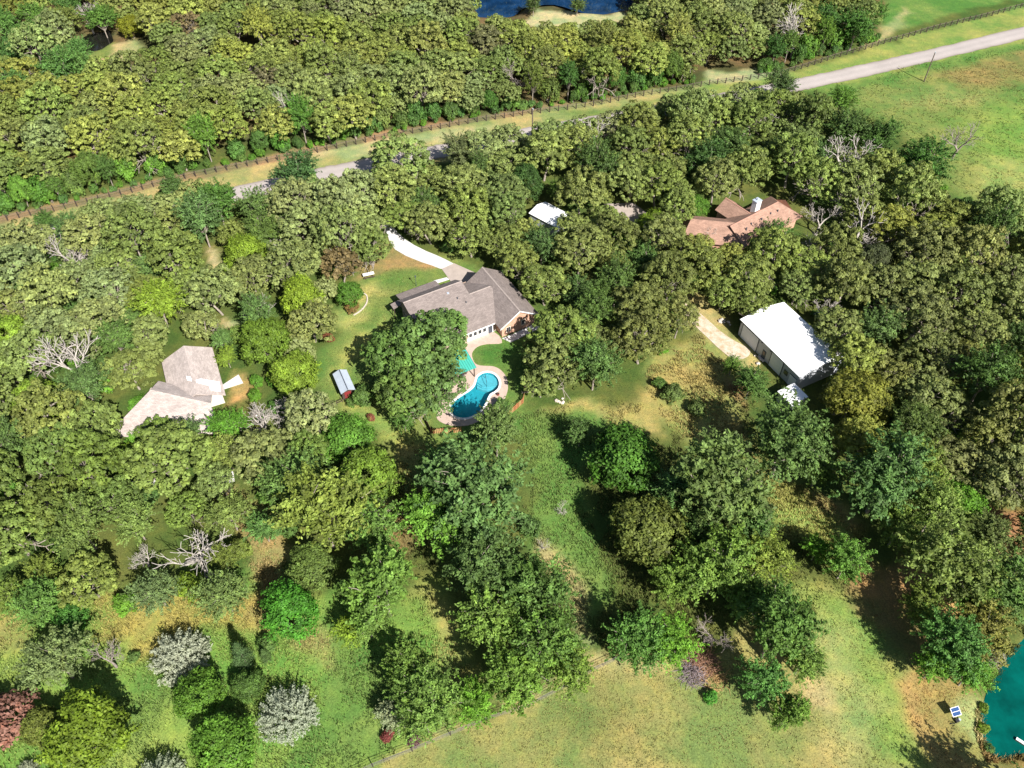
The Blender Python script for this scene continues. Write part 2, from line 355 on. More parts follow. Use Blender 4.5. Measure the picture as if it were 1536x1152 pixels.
# ------------------------------------------------------------------ ground: one sheet, its soil given by hand-drawn areas
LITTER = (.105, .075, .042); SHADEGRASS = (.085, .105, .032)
DRY = (.290, .245, .125); TAN = (.34, .275, .165); GREEN = (.130, .170, .055); LUSH = (.112, .178, .052); FIELD = (.228, .212, .092); DIRT = (.29, .18, .10); PALE = (.40, .33, .225); NEF = (.150, .182, .062); REDDIRT = (.25, .135, .08)
AREAS = [   # (photo outline, colour, feather in metres, strength)
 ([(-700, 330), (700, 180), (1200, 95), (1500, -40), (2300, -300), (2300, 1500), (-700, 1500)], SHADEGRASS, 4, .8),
 # verge between road and fence and road shoulders
 ([(-200, 365), (20, 322), (290, 260), (430, 230), (560, 205), (760, 170), (980, 136), (1140, 110), (1180, 105), (1215, 116), (1125, 150), (870, 200), (650, 245), (370, 305), (-200, 420)], DRY, 1.0, 1),
 ([(1000, 140), (1140, 116), (1260, 86), (1536, 10), (1800, -60), (1800, 0), (1536, 65), (1212, 140), (1100, 155)], (0.200, 0.225, 0.075), 1.5, 1),
 ([(430, 235), (560, 205), (660, 190), (740, 185), (740, 195), (640, 212), (520, 240)], PALE, 1.5, .6),
 ([(840, 168), (960, 150), (1000, 145), (960, 165), (880, 185)], GREEN, 1.5, .7),
 ([(-100, 345), (20, 318), (290, 256), (430, 226), (660, 180), (860, 152), (860, 160), (660, 190), (430, 240), (290, 270), (20, 332), (-100, 358)], (0.246, 0.161, 0.106), .5, .9),
 ([(1060, 108), (1130, 100), (1160, 108), (1130, 118), (1060, 128)], PALE, 1, .8),
 # north-east fields
 ([(1250, 150), (1330, 110), (1536, 66), (2100, -80), (2100, 500), (1500, 330), (1420, 290), (1380, 220), (1300, 175)], NEF, 2, 1),
 ([(1330, 110), (1536, 60), (1800, 0), (1800, 12), (1536, 74), (1340, 122), (1230, 150), (1230, 138)], LUSH, 1.0, .8),
 ([(1400, 110), (1536, 75), (1700, 60), (1700, 110), (1536, 120), (1440, 135)], (0.221, 0.161, 0.075), 3, .75),
 ([(1310, 140), (1420, 128), (1500, 150), (1450, 165), (1360, 160)], (0.279, 0.244, 0.106), 3, .6),
 ([(1420, 180), (1536, 140), (1700, 150), (1700, 240), (1480, 260)], (0.165, 0.245, 0.060), 5, .6),
 ([(1470, 230), (1600, 250), (1600, 300), (1450, 290)], (0.310, 0.290, 0.120), 3, .6),
 ([(1325, -60), (1900, -200), (1900, -80), (1536, -5), (1330, 48), (1318, 25)], LUSH, 1.5, 1),
 ([(1300, 60), (1345, 30), (1350, 10), (1370, 20), (1345, 50), (1300, 75)], TAN, 1.5, .8),
 # clearings in the far wood
 ([(150, 90), (165, 70), (205, 58), (215, 68), (195, 90), (175, 95)], TAN, 1, 1),
 ([(130, 85), (160, 62), (175, 65), (160, 85)], GREEN, 1, .9),
 ([(785, 34), (800, 12), (870, 16), (900, 24), (930, 18), (950, 22), (920, 40), (830, 42)], PALE, 1, 1),
 # yard of the brick house
 ([(470, 640), (485, 560), (500, 480), (540, 430), (545, 395), (585, 355), (650, 380), (720, 400), (800, 460), (830, 480), (800, 520), (790, 590), (770, 640), (640, 660), (600, 700), (540, 660)], GREEN, 1.2, 1),
 ([(540, 420), (545, 390), (580, 355), (640, 385), (660, 400), (640, 410), (590, 405), (560, 415)], DIRT, .8, .85),
 ([(500, 480), (540, 435), (575, 420), (580, 440), (550, 455), (540, 480), (510, 500)], (0.295, 0.278, 0.114), 1.2, .8),
 ([(520, 505), (560, 490), (580, 460), (590, 480), (560, 520), (530, 560), (520, 600), (560, 640), (600, 660), (600, 690), (560, 660), (520, 620), (505, 560)], (0.330, 0.300, 0.110), 1.5, .7),
 ([(530, 600), (570, 610), (600, 640), (640, 665), (680, 680), (640, 700), (600, 700), (560, 660)], (0.300, 0.280, 0.100), 1.5, .7),
 ([(720, 520), (790, 505), (800, 560), (780, 600), (762, 560), (725, 545)], (.085, .15, .04), .6, .9),
 ([(585, 665), (660, 665), (690, 690), (640, 710), (600, 760), (595, 800), (570, 760), (590, 700)], (0.279, 0.235, 0.097), 1.5, .8),
 ([(575, 790), (600, 740), (640, 720), (640, 800), (600, 830)], (0.230, 0.148, 0.079), 1, .8),
 # meadow strip through the middle
 ([(775, 620), (850, 600), (960, 610), (890, 660), (870, 720), (890, 790), (905, 850), (905, 940), (870, 960), (850, 880), (800, 820), (800, 740), (780, 680)], LUSH, 1.5, 1),
 ([(800, 605), (960, 600), (1000, 650), (960, 640), (860, 620)], (0.295, 0.244, 0.106), 1, .9),
 ([(815, 790), (850, 830), (870, 900), (905, 960), (880, 990), (840, 900), (810, 830)], (0.295, 0.252, 0.141), 1, .8),
 # dry rough land left of the workshop and along its track
 ([(960, 560), (1000, 520), (1050, 490), (1100, 560), (1120, 610), (1130, 690), (1080, 690), (1020, 650), (960, 610)], (0.295, 0.235, 0.101), 1.5, 1),
 ([(1035, 440), (1060, 450), (1130, 530), (1140, 560), (1100, 550), (1050, 500), (1030, 480)], (0.344, 0.270, 0.141), 1, 1),
 ([(1080, 560), (1120, 580), (1130, 620), (1110, 610), (1085, 580)], REDDIRT, .8, .8),
 ([(1125, 690), (1200, 720), (1260, 760), (1290, 810), (1240, 830), (1190, 800), (1140, 730)], (0.300, 0.280, 0.100), 1.5, 1),
 ([(1190, 720), (1240, 740), (1290, 800), (1270, 810), (1220, 770)], (0.295, 0.209, 0.114), 1.5, .8),
 # bottom right: mown field, worn patches, pond bank
 ([(500, 1200), (560, 1152), (700, 1090), (760, 1070), (900, 985), (1010, 995), (1060, 1000), (1190, 900), (1250, 870), (1330, 900), (1400, 1000), (1480, 1060), (1490, 1200), (1500, 1500), (400, 1500)], FIELD, 1.0, 1),
 ([(1190, 890), (1260, 870), (1290, 900), (1330, 990), (1400, 1100), (1440, 1152), (1330, 1160), (1240, 1020), (1190, 930)], (0.200, 0.245, 0.075), 2, .9),
 ([(1200, 910), (1280, 950), (1330, 1060), (1300, 1152), (1220, 1100), (1200, 1000)], (0.303, 0.278, 0.136), 2.5, .65),
 ([(1200, 1000), (1240, 1010), (1260, 1040), (1220, 1060), (1200, 1040)], TAN, 1, .7),
 ([(740, 1050), (900, 985), (1040, 1000), (1030, 1030), (900, 1020), (820, 1050), (760, 1080)], (0.328, 0.270, 0.150), 1.2, .8),
 ([(820, 1040), (940, 1040), (960, 1100), (880, 1140), (820, 1110)], (0.197, 0.174, 0.075), 3, .7),
 ([(560, 1140), (700, 1085), (720, 1090), (640, 1120), (575, 1152)], (0.377, 0.261, 0.150), .5, .9),
 ([(1270, 850), (1390, 850), (1420, 900), (1440, 1000), (1400, 1010), (1330, 980), (1270, 910)], (0.246, 0.161, 0.084), 1.5, 1),
 ([(1350, 1000), (1440, 1010), (1470, 1040), (1478, 1100), (1500, 1150), (1420, 1180), (1370, 1100), (1340, 1030)], (0.328, 0.213, 0.101), 1.0, 1),
 ([(1440, 1045), (1475, 1050), (1474, 1110), (1460, 1110), (1440, 1085)], (0.410, 0.331, 0.185), .5, 1),
 ([(1380, 885), (1420, 890), (1430, 920), (1380, 910)], (0.394, 0.278, 0.132), .5, 1),
 ([(1480, 760), (1536, 770), (1536, 830), (1500, 840)], REDDIRT, 1, .9),
 ([(1494, 1128), (1540, 1110), (1600, 1110), (1600, 1200), (1500, 1200)], (0.246, 0.174, 0.079), .6, .8),
 # bottom left: rough meadow
 ([(-100, 930), (130, 900), (330, 890), (420, 830), (480, 880), (560, 930), (640, 870), (700, 960), (720, 1060), (600, 1140), (540, 1160), (400, 1500), (-200, 1500)], (0.170, 0.235, 0.065), 2, 1),
 ([(130, 910), (250, 880), (340, 910), (400, 880), (440, 940), (380, 960), (300, 950), (220, 990), (140, 950)], (0.283, 0.235, 0.084), 1.2, 1),
 ([(380, 850), (420, 800), (440, 840), (410, 880), (400, 960), (370, 930)], (0.295, 0.213, 0.110), 1, .9),
 ([(190, 990), (290, 1020), (280, 1060), (220, 1120), (190, 1070)], LUSH, 1.5, .8),
 ([(480, 960), (560, 960), (590, 1050), (590, 1110), (520, 1160), (400, 1160), (470, 1060)], LUSH, 1.5, 1),
 ([(420, 950), (470, 930), (490, 990), (440, 990)], (0.279, 0.226, 0.106), 1, .8),
 ([(-60, 920), (40, 920), (50, 980), (-60, 1000)], (0.246, 0.217, 0.088), 1.5, .9),
 ([(620, 880), (660, 900), (720, 980), (740, 1040), (700, 1080), (660, 1000)], (0.283, 0.252, 0.101), 1.5, .9),
 ([(320, 740), (360, 720), (400, 780), (420, 830), (390, 840), (350, 790)], (0.312, 0.217, 0.114), 1, .9),
 ([(345, 560), (365, 565), (375, 600), (340, 610)], (0.344, 0.217, 0.106), .7, 1),
 ([(312, 370), (330, 375), (335, 410), (322, 410)], (0.369, 0.296, 0.194), .5, 1), ([(330, 475), (360, 485), (365, 495), (335, 490)], (0.369, 0.296, 0.194), .5, 1),
]
xs = np.concatenate([[-3000, -1500, -700, -400, -260], np.arange(-200, 200.1, 1.0), [260, 400, 700, 1500, 3000]])
ys = np.concatenate([[-2000, -800, -300, -100, -30], np.arange(8, 330.1, 1.0), [420, 600, 1000, 2000, 4500]])
GX, GY = np.meshgrid(xs, ys)
def vnoise(X, Y, s, seed):
    r = np.random.default_rng(seed).random((256, 256)); x = X / s; y = Y / s
    i = np.floor(x).astype(int); j = np.floor(y).astype(int); fx = x - i; fy = y - j
    fx = fx * fx * (3 - 2 * fx); fy = fy * fy * (3 - 2 * fy); i %= 256; j %= 256; i2 = (i + 1) % 256; j2 = (j + 1) % 256
    return (r[i, j] * (1 - fx) + r[i2, j] * fx) * (1 - fy) + (r[i, j2] * (1 - fx) + r[i2, j2] * fx) * fy
def soil_at(X, Y):
    wx = (vnoise(X, Y, 6, 1) - .5) * 4 + (vnoise(X, Y, 2, 2) - .5) * 1.8; wy = (vnoise(X, Y, 6, 3) - .5) * 4 + (vnoise(X, Y, 2, 4) - .5) * 1.8
    C = np.empty(X.shape + (3,)); C[:] = LITTER
    C *= (.8 + .5 * vnoise(X, Y, 5, 9))[..., None]
    for pts, col, fe, st in AREAS:
        w = px_poly(pts); k = min(1.0, fe / 1.2)
        d = sdist(w, X + wx * k, Y + wy * k)
        a = np.clip(.5 - d / (2 * fe), 0, 1) * st
        a = a * a * (3 - 2 * a)
        C = C * (1 - a[..., None]) + np.array(col) * a[..., None]
    return C
SOIL = soil_at(GX, GY)
gz = (vnoise(GX, GY, 9, 21) - .5) * .25 + (vnoise(GX, GY, 3, 22) - .5) * .10
far = np.clip((np.hypot(GX, GY - 150) - 220) / 300, 0, 1); gz = gz * (1 - far)
def depress(pts_w, inner, depth):
    global gz
    d = sdist(pts_w, GX, GY); k = np.clip(.5 - d / (2 * inner), 0, 1); k = k * k * (3 - 2 * k); gz = gz * (1 - k) - depth * k
# ground is level under buildings, paving and the road
flat = np.ones_like(gz)
def level(pts_w, margin=2.0):
    global flat
    d = sdist(pts_w, GX, GY); flat = np.minimum(flat, np.clip((d - margin) / 2.0, 0, 1))
def ribbon(pts_w, w):
    L, R = [], []
    for i in range(len(pts_w)):
        a = np.array(pts_w[max(i - 1, 0)]); b = np.array(pts_w[min(i + 1, len(pts_w) - 1)]); d = (b - a) / (np.hypot(*(b - a)) + 1e-9)
        n = np.array((-d[1], d[0])); p = np.array(pts_w[i]); L.append(tuple(p + n * w / 2)); R.append(tuple(p - n * w / 2))
    return L, R
road_w = smooth_line([G(x, y) for x, y in ROAD], 24)
rl, rr = ribbon(road_w, 6.0)
_rn = random.Random(17)
rl = [(p[0] + _rn.uniform(-.22, .22), p[1] + _rn.uniform(-.22, .22)) for p in rl]; rr = [(p[0] + _rn.uniform(-.22, .22), p[1] + _rn.uniform(-.22, .22)) for p in rr]; level(rl + rr[::-1], 1.0)
level(px_poly([(560, 350), (740, 380), (830, 480), (760, 630), (640, 660), (640, 500), (570, 470)]), 1)
for q in ([(225, 500), (370, 500), (360, 680), (150, 680)], [(1020, 280), (1210, 280), (1210, 340), (1080, 400), (1020, 360)], [(1090, 450), (1190, 440), (1260, 560), (1210, 620), (1150, 600)], [(780, 290), (860, 290), (860, 360)], [(485, 545), (535, 545), (535, 610), (495, 610)], [(1030, 440), (1130, 530), (1060, 520)]): level(px_poly(q), 1)
gz = gz * flat - .06
depress(px_poly(POND_TEAL), 1.6, 1.6); depress(px_poly(POND_BLUE), 2.0, 1.6); depress(px_poly(POND_DARK), 1.5, 1.5)
dp = sdist(pool_w, GX, GY); gz = np.where(dp < .55, -2.9, gz)
nx, ny = len(xs), len(ys)
idx = np.arange(nx * ny).reshape(ny, nx)
quads = np.stack([idx[:-1, :-1], idx[:-1, 1:], idx[1:, 1:], idx[1:, :-1]], -1).reshape(-1, 4)
gme = mesh_np('ground', np.stack([GX, GY, gz], -1).reshape(-1, 3), quads)
gme.polygons.foreach_set('use_smooth', np.ones(len(quads), bool))
ca = gme.color_attributes.new('soil', 'FLOAT_COLOR', 'POINT')
ca.data.foreach_set('color', np.concatenate([SOIL, np.ones(SOIL.shape[:2] + (1,))], -1).astype(np.float32).ravel())
tag(link('ground', gme, M['ground']), kind='structure')
def gz_at(x, y):
    i = int(np.clip(np.searchsorted(xs, x) - 1, 0, nx - 2)); j = int(np.clip(np.searchsorted(ys, y) - 1, 0, ny - 2))
    fx = (x - xs[i]) / (xs[i + 1] - xs[i]); fy = (y - ys[j]) / (ys[j + 1] - ys[j])
    return float((gz[j, i] * (1 - fx) + gz[j, i + 1] * fx) * (1 - fy) + (gz[j + 1, i] * (1 - fx) + gz[j + 1, i + 1] * fx) * fy)

# ------------------------------------------------------------------ road, drive, paths, water
V = []; AC = []
for a, b in zip(rl, rr):
    for k in range(7):
        t = k / 6; V.append((a[0] * (1 - t) + b[0] * t, a[1] * (1 - t) + b[1] * t, .03 + .06 * (1 - (2 * t - 1) ** 2))); AC.append(t)
n = len(rl); q = [(i * 7 + k, (i + 1) * 7 + k, (i + 1) * 7 + k + 1, i * 7 + k + 1) for i in range(n - 1) for k in range(6)]
rme = mesh_np('road', V, q); at = rme.attributes.new('across', 'FLOAT', 'POINT'); at.data.foreach_set('value', np.array(AC, np.float32))
if rme.polygons[0].normal.z < 0: rme.flip_normals()
tag(link('road', rme, M['road']), kind='structure')
Za = lambda x, y: (480 + x / 8.533, 340 + y / 8.533)
drive_px = [Za(760, -60), Za(860, 90), Za(895, 200), Za(960, 290), Za(1100, 372), Za(1300, 452), Za(1420, 490), Za(1536, 535), (671, 404), (681.5, 396), (668, 389), (655, 383), (640, 377), (622, 368), (606, 358), (594, 346), (585, 330)]
poly_sheet('driveway', px_poly(drive_px), .03, M['concrete'], depth=.15)
Zm = lambda x, y: (x / 5.486 + 560, y / 5.486 + 340)
poly_sheet('driveway_apron', px_poly([Zm(562, 347), Zm(666, 302), Zm(830, 375), Zm(880, 400), Zm(760, 500), Zm(650, 468)]), .035, M['concrete_tan'], depth=.15)
poly_sheet('footpath', px_poly([(650.5, 421), (670, 416), (674, 419), (655, 425)]), .03, M['concrete'], depth=.1)
poly_sheet('side_walkway', px_poly([(753, 507.5), (766, 513.5), (800, 497), (821, 485), (817, 478), (797, 488), (770, 501)]), .05, M['concrete'], depth=.2)
poly_sheet('patio', px_poly([(196, 706), (234, 704), (233, 729), (198, 730)]), .02, M['concrete'], depth=.15)
poly_sheet('patio', px_poly([(322, 716), (350, 706), (352, 722), (328, 728)]), .02, M['concrete'], depth=.15)
poly_sheet('parking_pad', px_poly([(905, 306), (950, 304), (985, 330), (975, 345), (940, 340), (920, 325)]), .02, M['concrete_tan'], depth=.1)
def track_mat():
    q = NT('pale_gravel_track'); tc = q.n('TexCoord'); a = q.noise(.8, 5, .7, tc.outputs['Object']); b = q.noise(5, 4, .7, tc.outputs['Object'])
    c = q.ramp(a.outputs[0], [(.35, (.36, .27, .16)), (.55, (.50, .42, .33)), (.7, (.60, .53, .46))]); r = q.ramp(b.outputs[0], [(.25, .75), (.75, 1.15)])
    q.l(q.mix(1, c.outputs[0], r.outputs[0], 'MULTIPLY'), q.b.inputs['Base Color']); q.b.inputs['Roughness'].default_value = .95; q.bump(b.outputs[0], .5, .05); return q.m
poly_sheet('gravel_track', [tuple(p) for p in smooth_loop(px_poly([(1028, 455), (1042, 464), (1060, 478), (1080, 496), (1100, 510), (1124, 524), (1120, 536), (1100, 538), (1080, 524), (1060, 505), (1042, 488), (1026, 470)]), 4)], .0, track_mat())
for nm, pp, mt, z in (('teal_pond', POND_TEAL, 'pond_teal', -.35), ('blue_pond', POND_BLUE, 'pond_blue', -.45), ('dark_pond', POND_DARK, 'pond_dark', -.45)):
    w = px_poly(pp); cx = sum(p[0] for p in w) / len(w); cy = sum(p[1] for p in w) / len(w)
    w = [(cx + (p[0] - cx) * 1.12, cy + (p[1] - cy) * 1.12) for p in w]
    poly_sheet(nm, smooth_loop(w, 3), z, M[mt])
# swimming pool: deck with a hole, basin, coping, water, steps, handrail
pool_s = smooth_loop(pool_w, 3)
def offset(loop, d):
    out = []; m = len(loop); area = sum(loop[i][0] * loop[(i + 1) % m][1] - loop[(i + 1) % m][0] * loop[i][1] for i in range(m))
    sg = 1 if area > 0 else -1
    for i in range(m):
        a = np.array(loop[i - 1]); b = np.array(loop[(i + 1) % m]); t = (b - a) / np.hypot(*(b - a)); out.append(tuple(np.array(loop[i]) + np.array((t[1], -t[0])) * sg * d))
    return out
coping_out = offset(pool_s, .38)
poly_sheet('pool_deck', deck_w, .06, M['deck'], hole=coping_out, depth=.12)
pc = (sum(p[0] for p in pool_s) / len(pool_s), sum(p[1] for p in pool_s) / len(pool_s))
pool = empty('swimming_pool', (pc[0], pc[1], 0)); tag(pool, 'kidney shaped swimming pool with turquoise water and white coping', 'swimming pool')
lp = [(p[0] - pc[0], p[1] - pc[1]) for p in pool_s]; lo_ = [(p[0] - pc[0], p[1] - pc[1]) for p in coping_out]
m = MB(); k = len(lp); ins = offset(lp, -.25)
for i in range(k):
    j = (i + 1) % k
    m.face([(*lp[i], .04), (*lp[i], -1.6), (*lp[j], -1.6), (*lp[j], .04)])
o = m.build('basin_wall', M['plaster'], pool)
o = poly_sheet('basin_floor', lp, -1.6, M['plaster'], kind=None); o.parent = pool
m = MB()
for i in range(k):
    j = (i + 1) % k
    m.face([(*lp[i], .10), (*lp[j], .10), (*lo_[j], .10), (*lo_[i], .10)][::-1]); m.face([(*lo_[i], .10), (*lo_[j], .10), (*lo_[j], -.1), (*lo_[i], -.1)]); m.face([(*lp[i], .10), (*lp[i], -.05), (*lp[j], -.05), (*lp[j], .10)])
m.build('coping', M['coping'], pool)
o = poly_sheet('water', offset(lp, .01), -.12, M['pool_water'], kind=None); o.parent = pool
# rounded entry steps at the far end
for q_, (cut, z) in enumerate(((548, -.45), (556, -.75), (566, -1.05))):
    end = [G(*Zp(x, y)) for x, y in [(700, 470), (745, 437), (800, 425), (860, 440), (905, 480), (926, 535)]]
    low = [G(*Zp(x, y)) for x, y in [(918, cut - 12), (860, cut), (800, cut + 8 + q_ * 3), (740, cut), (684, cut - 42 + q_ * 10)]]
    o = poly_sheet('pool_step', [(p[0] - pc[0], p[1] - pc[1]) for p in end + low], z, M['step'], kind=None, depth=.5); o.parent = pool
hb = G(*Zp(775, 465)); h2 = G(*Zp(793, 555)); m = MB(); pth = [(*hb, -.45), (*hb, .75), (*(np.array(hb) * .5 + np.array(h2) * .5), .85), (*h2, .5), (*h2, -1.0)]
for a, b in zip(pth[:-1], pth[1:]): m.tube((a[0] - pc[0], a[1] - pc[1], a[2]), (b[0] - pc[0], b[1] - pc[1], b[2]), .045, n=6)
m.build('handrail', M['steel'], pool)

# ------------------------------------------------------------------ building kit
def window(parent, plane, a0, a1, z0, z1, d, frame='white', sgn=-1, panes=1):
    """window on a wall: plane 'v' faces +-v at v=d, 'u' faces +-u at u=d"""
    w = .09; m = MB(); p = .04 * sgn
    def bx(a, b, c, e, q0, q1):
        lo, hi = min(q0, q1), max(q0, q1)
        return (a, b, lo, hi, c, e) if plane == 'v' else (lo, hi, a, b, c, e)
    for r in ((a0, a1, z0, z0 + w), (a0, a1, z1 - w, z1), (a0, a0 + w, z0 + w, z1 - w), (a1 - w, a1, z0 + w, z1 - w)): m.box(*bx(*r, d, d + p))
    f = m.build('window', M[frame], parent)
    step = (a1 - a0 - 2 * w) / panes
    for k in range(panes):
        g = MB().box(*bx(a0 + w + k * step + .02, a0 + w + (k + 1) * step - .02, z0 + w, z1 - w, d - .01 * sgn, d + p * .4)); g.build('pane', M['glass'], f)
    return f
def gable(parent, u0, u1, v0, v1, ze0, ze1, zr, vr, mat, ridge, t=.16, over=.0):
    """gable roof, ridge along u at v=vr; eaves ze0 at v0, ze1 at v1"""
    MB().slab([(u0, v0, ze0), (u1, v0, ze0), (u1, vr, zr), (u0, vr, zr)], t).build('roof_slope', mat, parent)
    MB().slab([(u0, vr, zr), (u1, vr, zr), (u1, v1, ze1), (u0, v1, ze1)], t).build('roof_slope', mat, parent)
    if ridge: MB().slab([(u0, vr - .16, zr - .02), (u1, vr - .16, zr - .02), (u1, vr, zr + .05), (u0, vr, zr + .05)], .03).slab([(u0, vr, zr + .05), (u1, vr, zr + .05), (u1, vr + .16, zr - .02), (u0, vr + .16, zr - .02)], .03).build('ridge_cap', ridge, parent)
def gable_v(parent, v0, v1, u0, u1, ze, zr, ur, mat, ridge, t=.16):
    MB().slab([(u0, v0, ze), (u0, v1, ze), (ur, v1, zr), (ur, v0, zr)], t).build('roof_slope', mat, parent)
    MB().slab([(ur, v0, zr), (ur, v1, zr), (u1, v1, ze), (u1, v0, ze)], t).build('roof_slope', mat, parent)
    if ridge: MB().slab([(ur - .16, v0, zr - .02), (ur - .16, v1, zr - .02), (ur, v1, zr + .05), (ur, v0, zr + .05)], .03).slab([(ur, v0, zr + .05), (ur, v1, zr + .05), (ur + .16, v1, zr - .02), (ur + .16, v0, zr - .02)], .03).build('ridge_cap', ridge, parent)
def prism_wall(u0, u1, v0, v1, ze, zr, axis):
    """house body with gable ends; axis 'u' or 'v' is the ridge direction"""
    m = MB()
    if axis == 'v':
        um = (u0 + u1) / 2
        for v, f in ((v0, 1), (v1, -1)): m.face([(u0, v, 0), (u1, v, 0), (u1, v, ze), (um, v, zr), (u0, v, ze)][::f])
        m.face([(u0, v1, 0), (u0, v0, 0), (u0, v0, ze), (u0, v1, ze)]); m.face([(u1, v0, 0), (u1, v1, 0), (u1, v1, ze), (u1, v0, ze)])
    else:
        vm = (v0 + v1) / 2
        for u, f in ((u0, -1), (u1, 1)): m.face([(u, v0, 0), (u, v1, 0), (u, v1, ze), (u, vm, zr), (u, v0, ze)][::f])
        m.face([(u0, v0, 0), (u1, v0, 0), (u1, v0, ze), (u0, v0, ze)]); m.face([(u1, v1, 0), (u0, v1, 0), (u0, v1, ze), (u1, v1, ze)])
    return m

# ---- brick house with grey-brown roof
hs = empty('brick_house', (1.34, 114.5, 0), math.radians(30)); tag(hs, 'brick house with grey-brown shingle roof beside the swimming pool', 'house')
prism_wall(-3.6, 3.6, .25, 14.0, 2.72, 5.1, 'v').build('wall', M['brick'], hs)
m = MB(); m.face([(-17.5, 14.8, 0), (-17.5, 2.4, 0), (-17.5, 2.4, 2.75), (-17.5, 12.2, 5.75), (-17.5, 14.8, 4.2)]); m.face([(-17.5, 2.4, 0), (-3.5, 2.4, 0), (-3.5, 2.4, 2.75), (-17.5, 2.4, 2.75)])
m.face([(-3.5, 14.8, 0), (-17.5, 14.8, 0), (-17.5, 14.8, 3.8), (-3.5, 14.8, 3.0)]); m.build('wall', M['brick_dark'], hs)
MB().box(-16.7, -9.2, 14.82, 17.8, 0, 2.7).build('wall', M['brick_dark'], hs)
R1, RC = M['roof_main'], M['ridge_main']
gable_v(hs, -.35, 14.4, -4.25, 4.25, 2.72, 5.5, 0, R1, RC)
# long block: same south slope, tall ridge on the west part, lower over the link
MB().slab([(-18.1, 1.7, 2.8), (-5.7, 1.7, 2.8), (-5.7, 12.2, 6.0), (-18.1, 12.2, 6.0)], .16).build('roof_slope', R1, hs)
MB().slab([(-18.1, 12.2, 6.0), (-5.7, 12.2, 6.0), (-5.7, 15.1, 4.2), (-18.1, 15.1, 4.2)], .16).build('roof_slope', R1, hs)
MB().slab([(-5.69, 1.7, 2.8), (-1.0, 1.7, 2.8), (-1.0, 9.1, 5.06), (-5.69, 9.1, 5.06)], .16).build('roof_slope', R1, hs)
MB().slab([(-5.69, 9.1, 5.06), (-1.0, 9.1, 5.06), (-1.0, 14.3, 3.2), (-5.69, 14.3, 3.2)], .16).build('roof_slope', R1, hs)
m = MB(); m.face([(-5.75, 9.1, 5.0), (-5.75, 12.2, 5.92), (-5.75, 15.1, 4.1), (-5.75, 14.2, 3.1)]); m.build('gable_end', M['trim'], hs)
MB().slab([(-18.1, 12.04, 5.98), (-5.7, 12.04, 5.98), (-5.7, 12.2, 6.05), (-18.1, 12.2, 6.05)], .03).build('ridge_cap', RC, hs)
MB().slab([(-5.69, 8.94, 5.04), (-1.2, 8.94, 5.04), (-1.2, 9.1, 5.11), (-5.69, 9.1, 5.11)], .03).build('ridge_cap', RC, hs)
MB().slab([(-17.2, 15.0, 3.55), (-8.6, 15.0, 3.55), (-8.6, 18.3, 2.85), (-17.2, 18.3, 2.85)], .16).build('roof_slope', R1, hs)
MB().slab([(-19.2, 14.9, 2.75), (-17.45, 14.9, 3.1), (-17.45, 16.4, 3.1), (-19.2, 16.4, 2.75)], .14).build('porch_roof', R1, hs)
for v in (15.1, 16.2): part('porch_post', 'brownwood', hs, box=(-19.05, -18.93, v, v + .12, 0, 2.6))
for v in (12.6, 13.6): window(hs, 'u', v, v + .7, .9, 2.2, -17.5, 'trim', -1)
# white fascia on the south gable rake and on the porch eave
m = MB()
for s in (-1, 1): m.slab([(s * 4.25, -.40, 2.72), (s * 4.25, -.33, 2.72), (0, -.33, 5.50), (0, -.40, 5.50)], .24)
m.build('fascia', M['white'], hs)
part('fascia', 'white', hs, box=(-18.1, -4.3, 1.63, 1.695, 2.58, 2.80))
for a in (-9.6, -8.6, -7.6, -6.6): window(hs, 'v', a, a + .85, .75, 2.15, 2.4, 'white', -1)
part('porch_panel', 'white', hs, box=(-9.9, -4.1, 2.34, 2.395, 0, .72))
d_ = part('door', 'dark_trim', hs, box=(-5.45, -4.55, 2.3, 2.395, .02, 2.15)); part('door_frame', 'white', d_, box=(-5.6, -5.46, 2.28, 2.39, 0, 2.3)); part('door_frame', 'white', d_, box=(-4.54, -4.4, 2.28, 2.39, 0, 2.3))
window(hs, 'v', -2.7, -1.7, .7, 2.0, .25, 'trim', -1, 2); window(hs, 'v', .6, 1.5, 1.0, 2.4, .25, 'trim', -1, 1)
for u, v, z in ((-8.3, 9.0, 5.05), (-7.2, 7.6, 4.6), (-12.0, 8.0, 4.75)): part('vent_pipe', 'dark_trim', hs, tube=((u, v, z - .3), (u, v, z + .35), .10))
for k, (u, v) in enumerate(((-9.6, 10.6), (-13.2, 5.2))): part('roof_vent', 'metal_grey', hs, box=(u, u + .4, v, v + .4, 4.3 + (v - 5.2) * .305 - 1.3, 4.45 + (v - 5.2) * .305 - .45))
# ---- tan roofed house at the left
ho = empty('tan_house', (-58.9, 105.2, 0), math.radians(24)); tag(ho, 'house with pinkish tan shingle roof standing among trees at left', 'house')
prism_wall(-3.9, 3.9, -11.5, .0, 2.7, 4.6, 'v').build('wall', M['trim'], ho)
gable_v(ho, -12.4, .4, -4.5, 4.5, 2.75, 5.0, 0, M['roof_tan'], None)
inv = ho.matrix_basis.inverted(); ho_m = Matrix.Translation((-58.9, 105.2, 0)) @ Matrix.Rotation(math.radians(24), 4, 'Z'); hinv = ho_m.inverted()
Zl = lambda x, y: (x / 6.4 + 150, y / 6.4 + 490)
def LP(x, y, z): return tuple(hinv @ Vector(G3(*Zl(x, y), z)))
g_, i_, h_, k_, j_ = LP(485, 605, 5.0), LP(1065, 735, 5.0), LP(60, 1050, 2.8), LP(1135, 1020, 2.8), LP(915, 800, 4.4)
mid = LP(640, 1060, 2.8); bk1, bk2 = LP(560, 520, 3.2), LP(1075, 640, 3.6)
MB().slab([g_, i_, j_, mid, h_], .16).build('roof_slope', M['roof_tan'], ho)
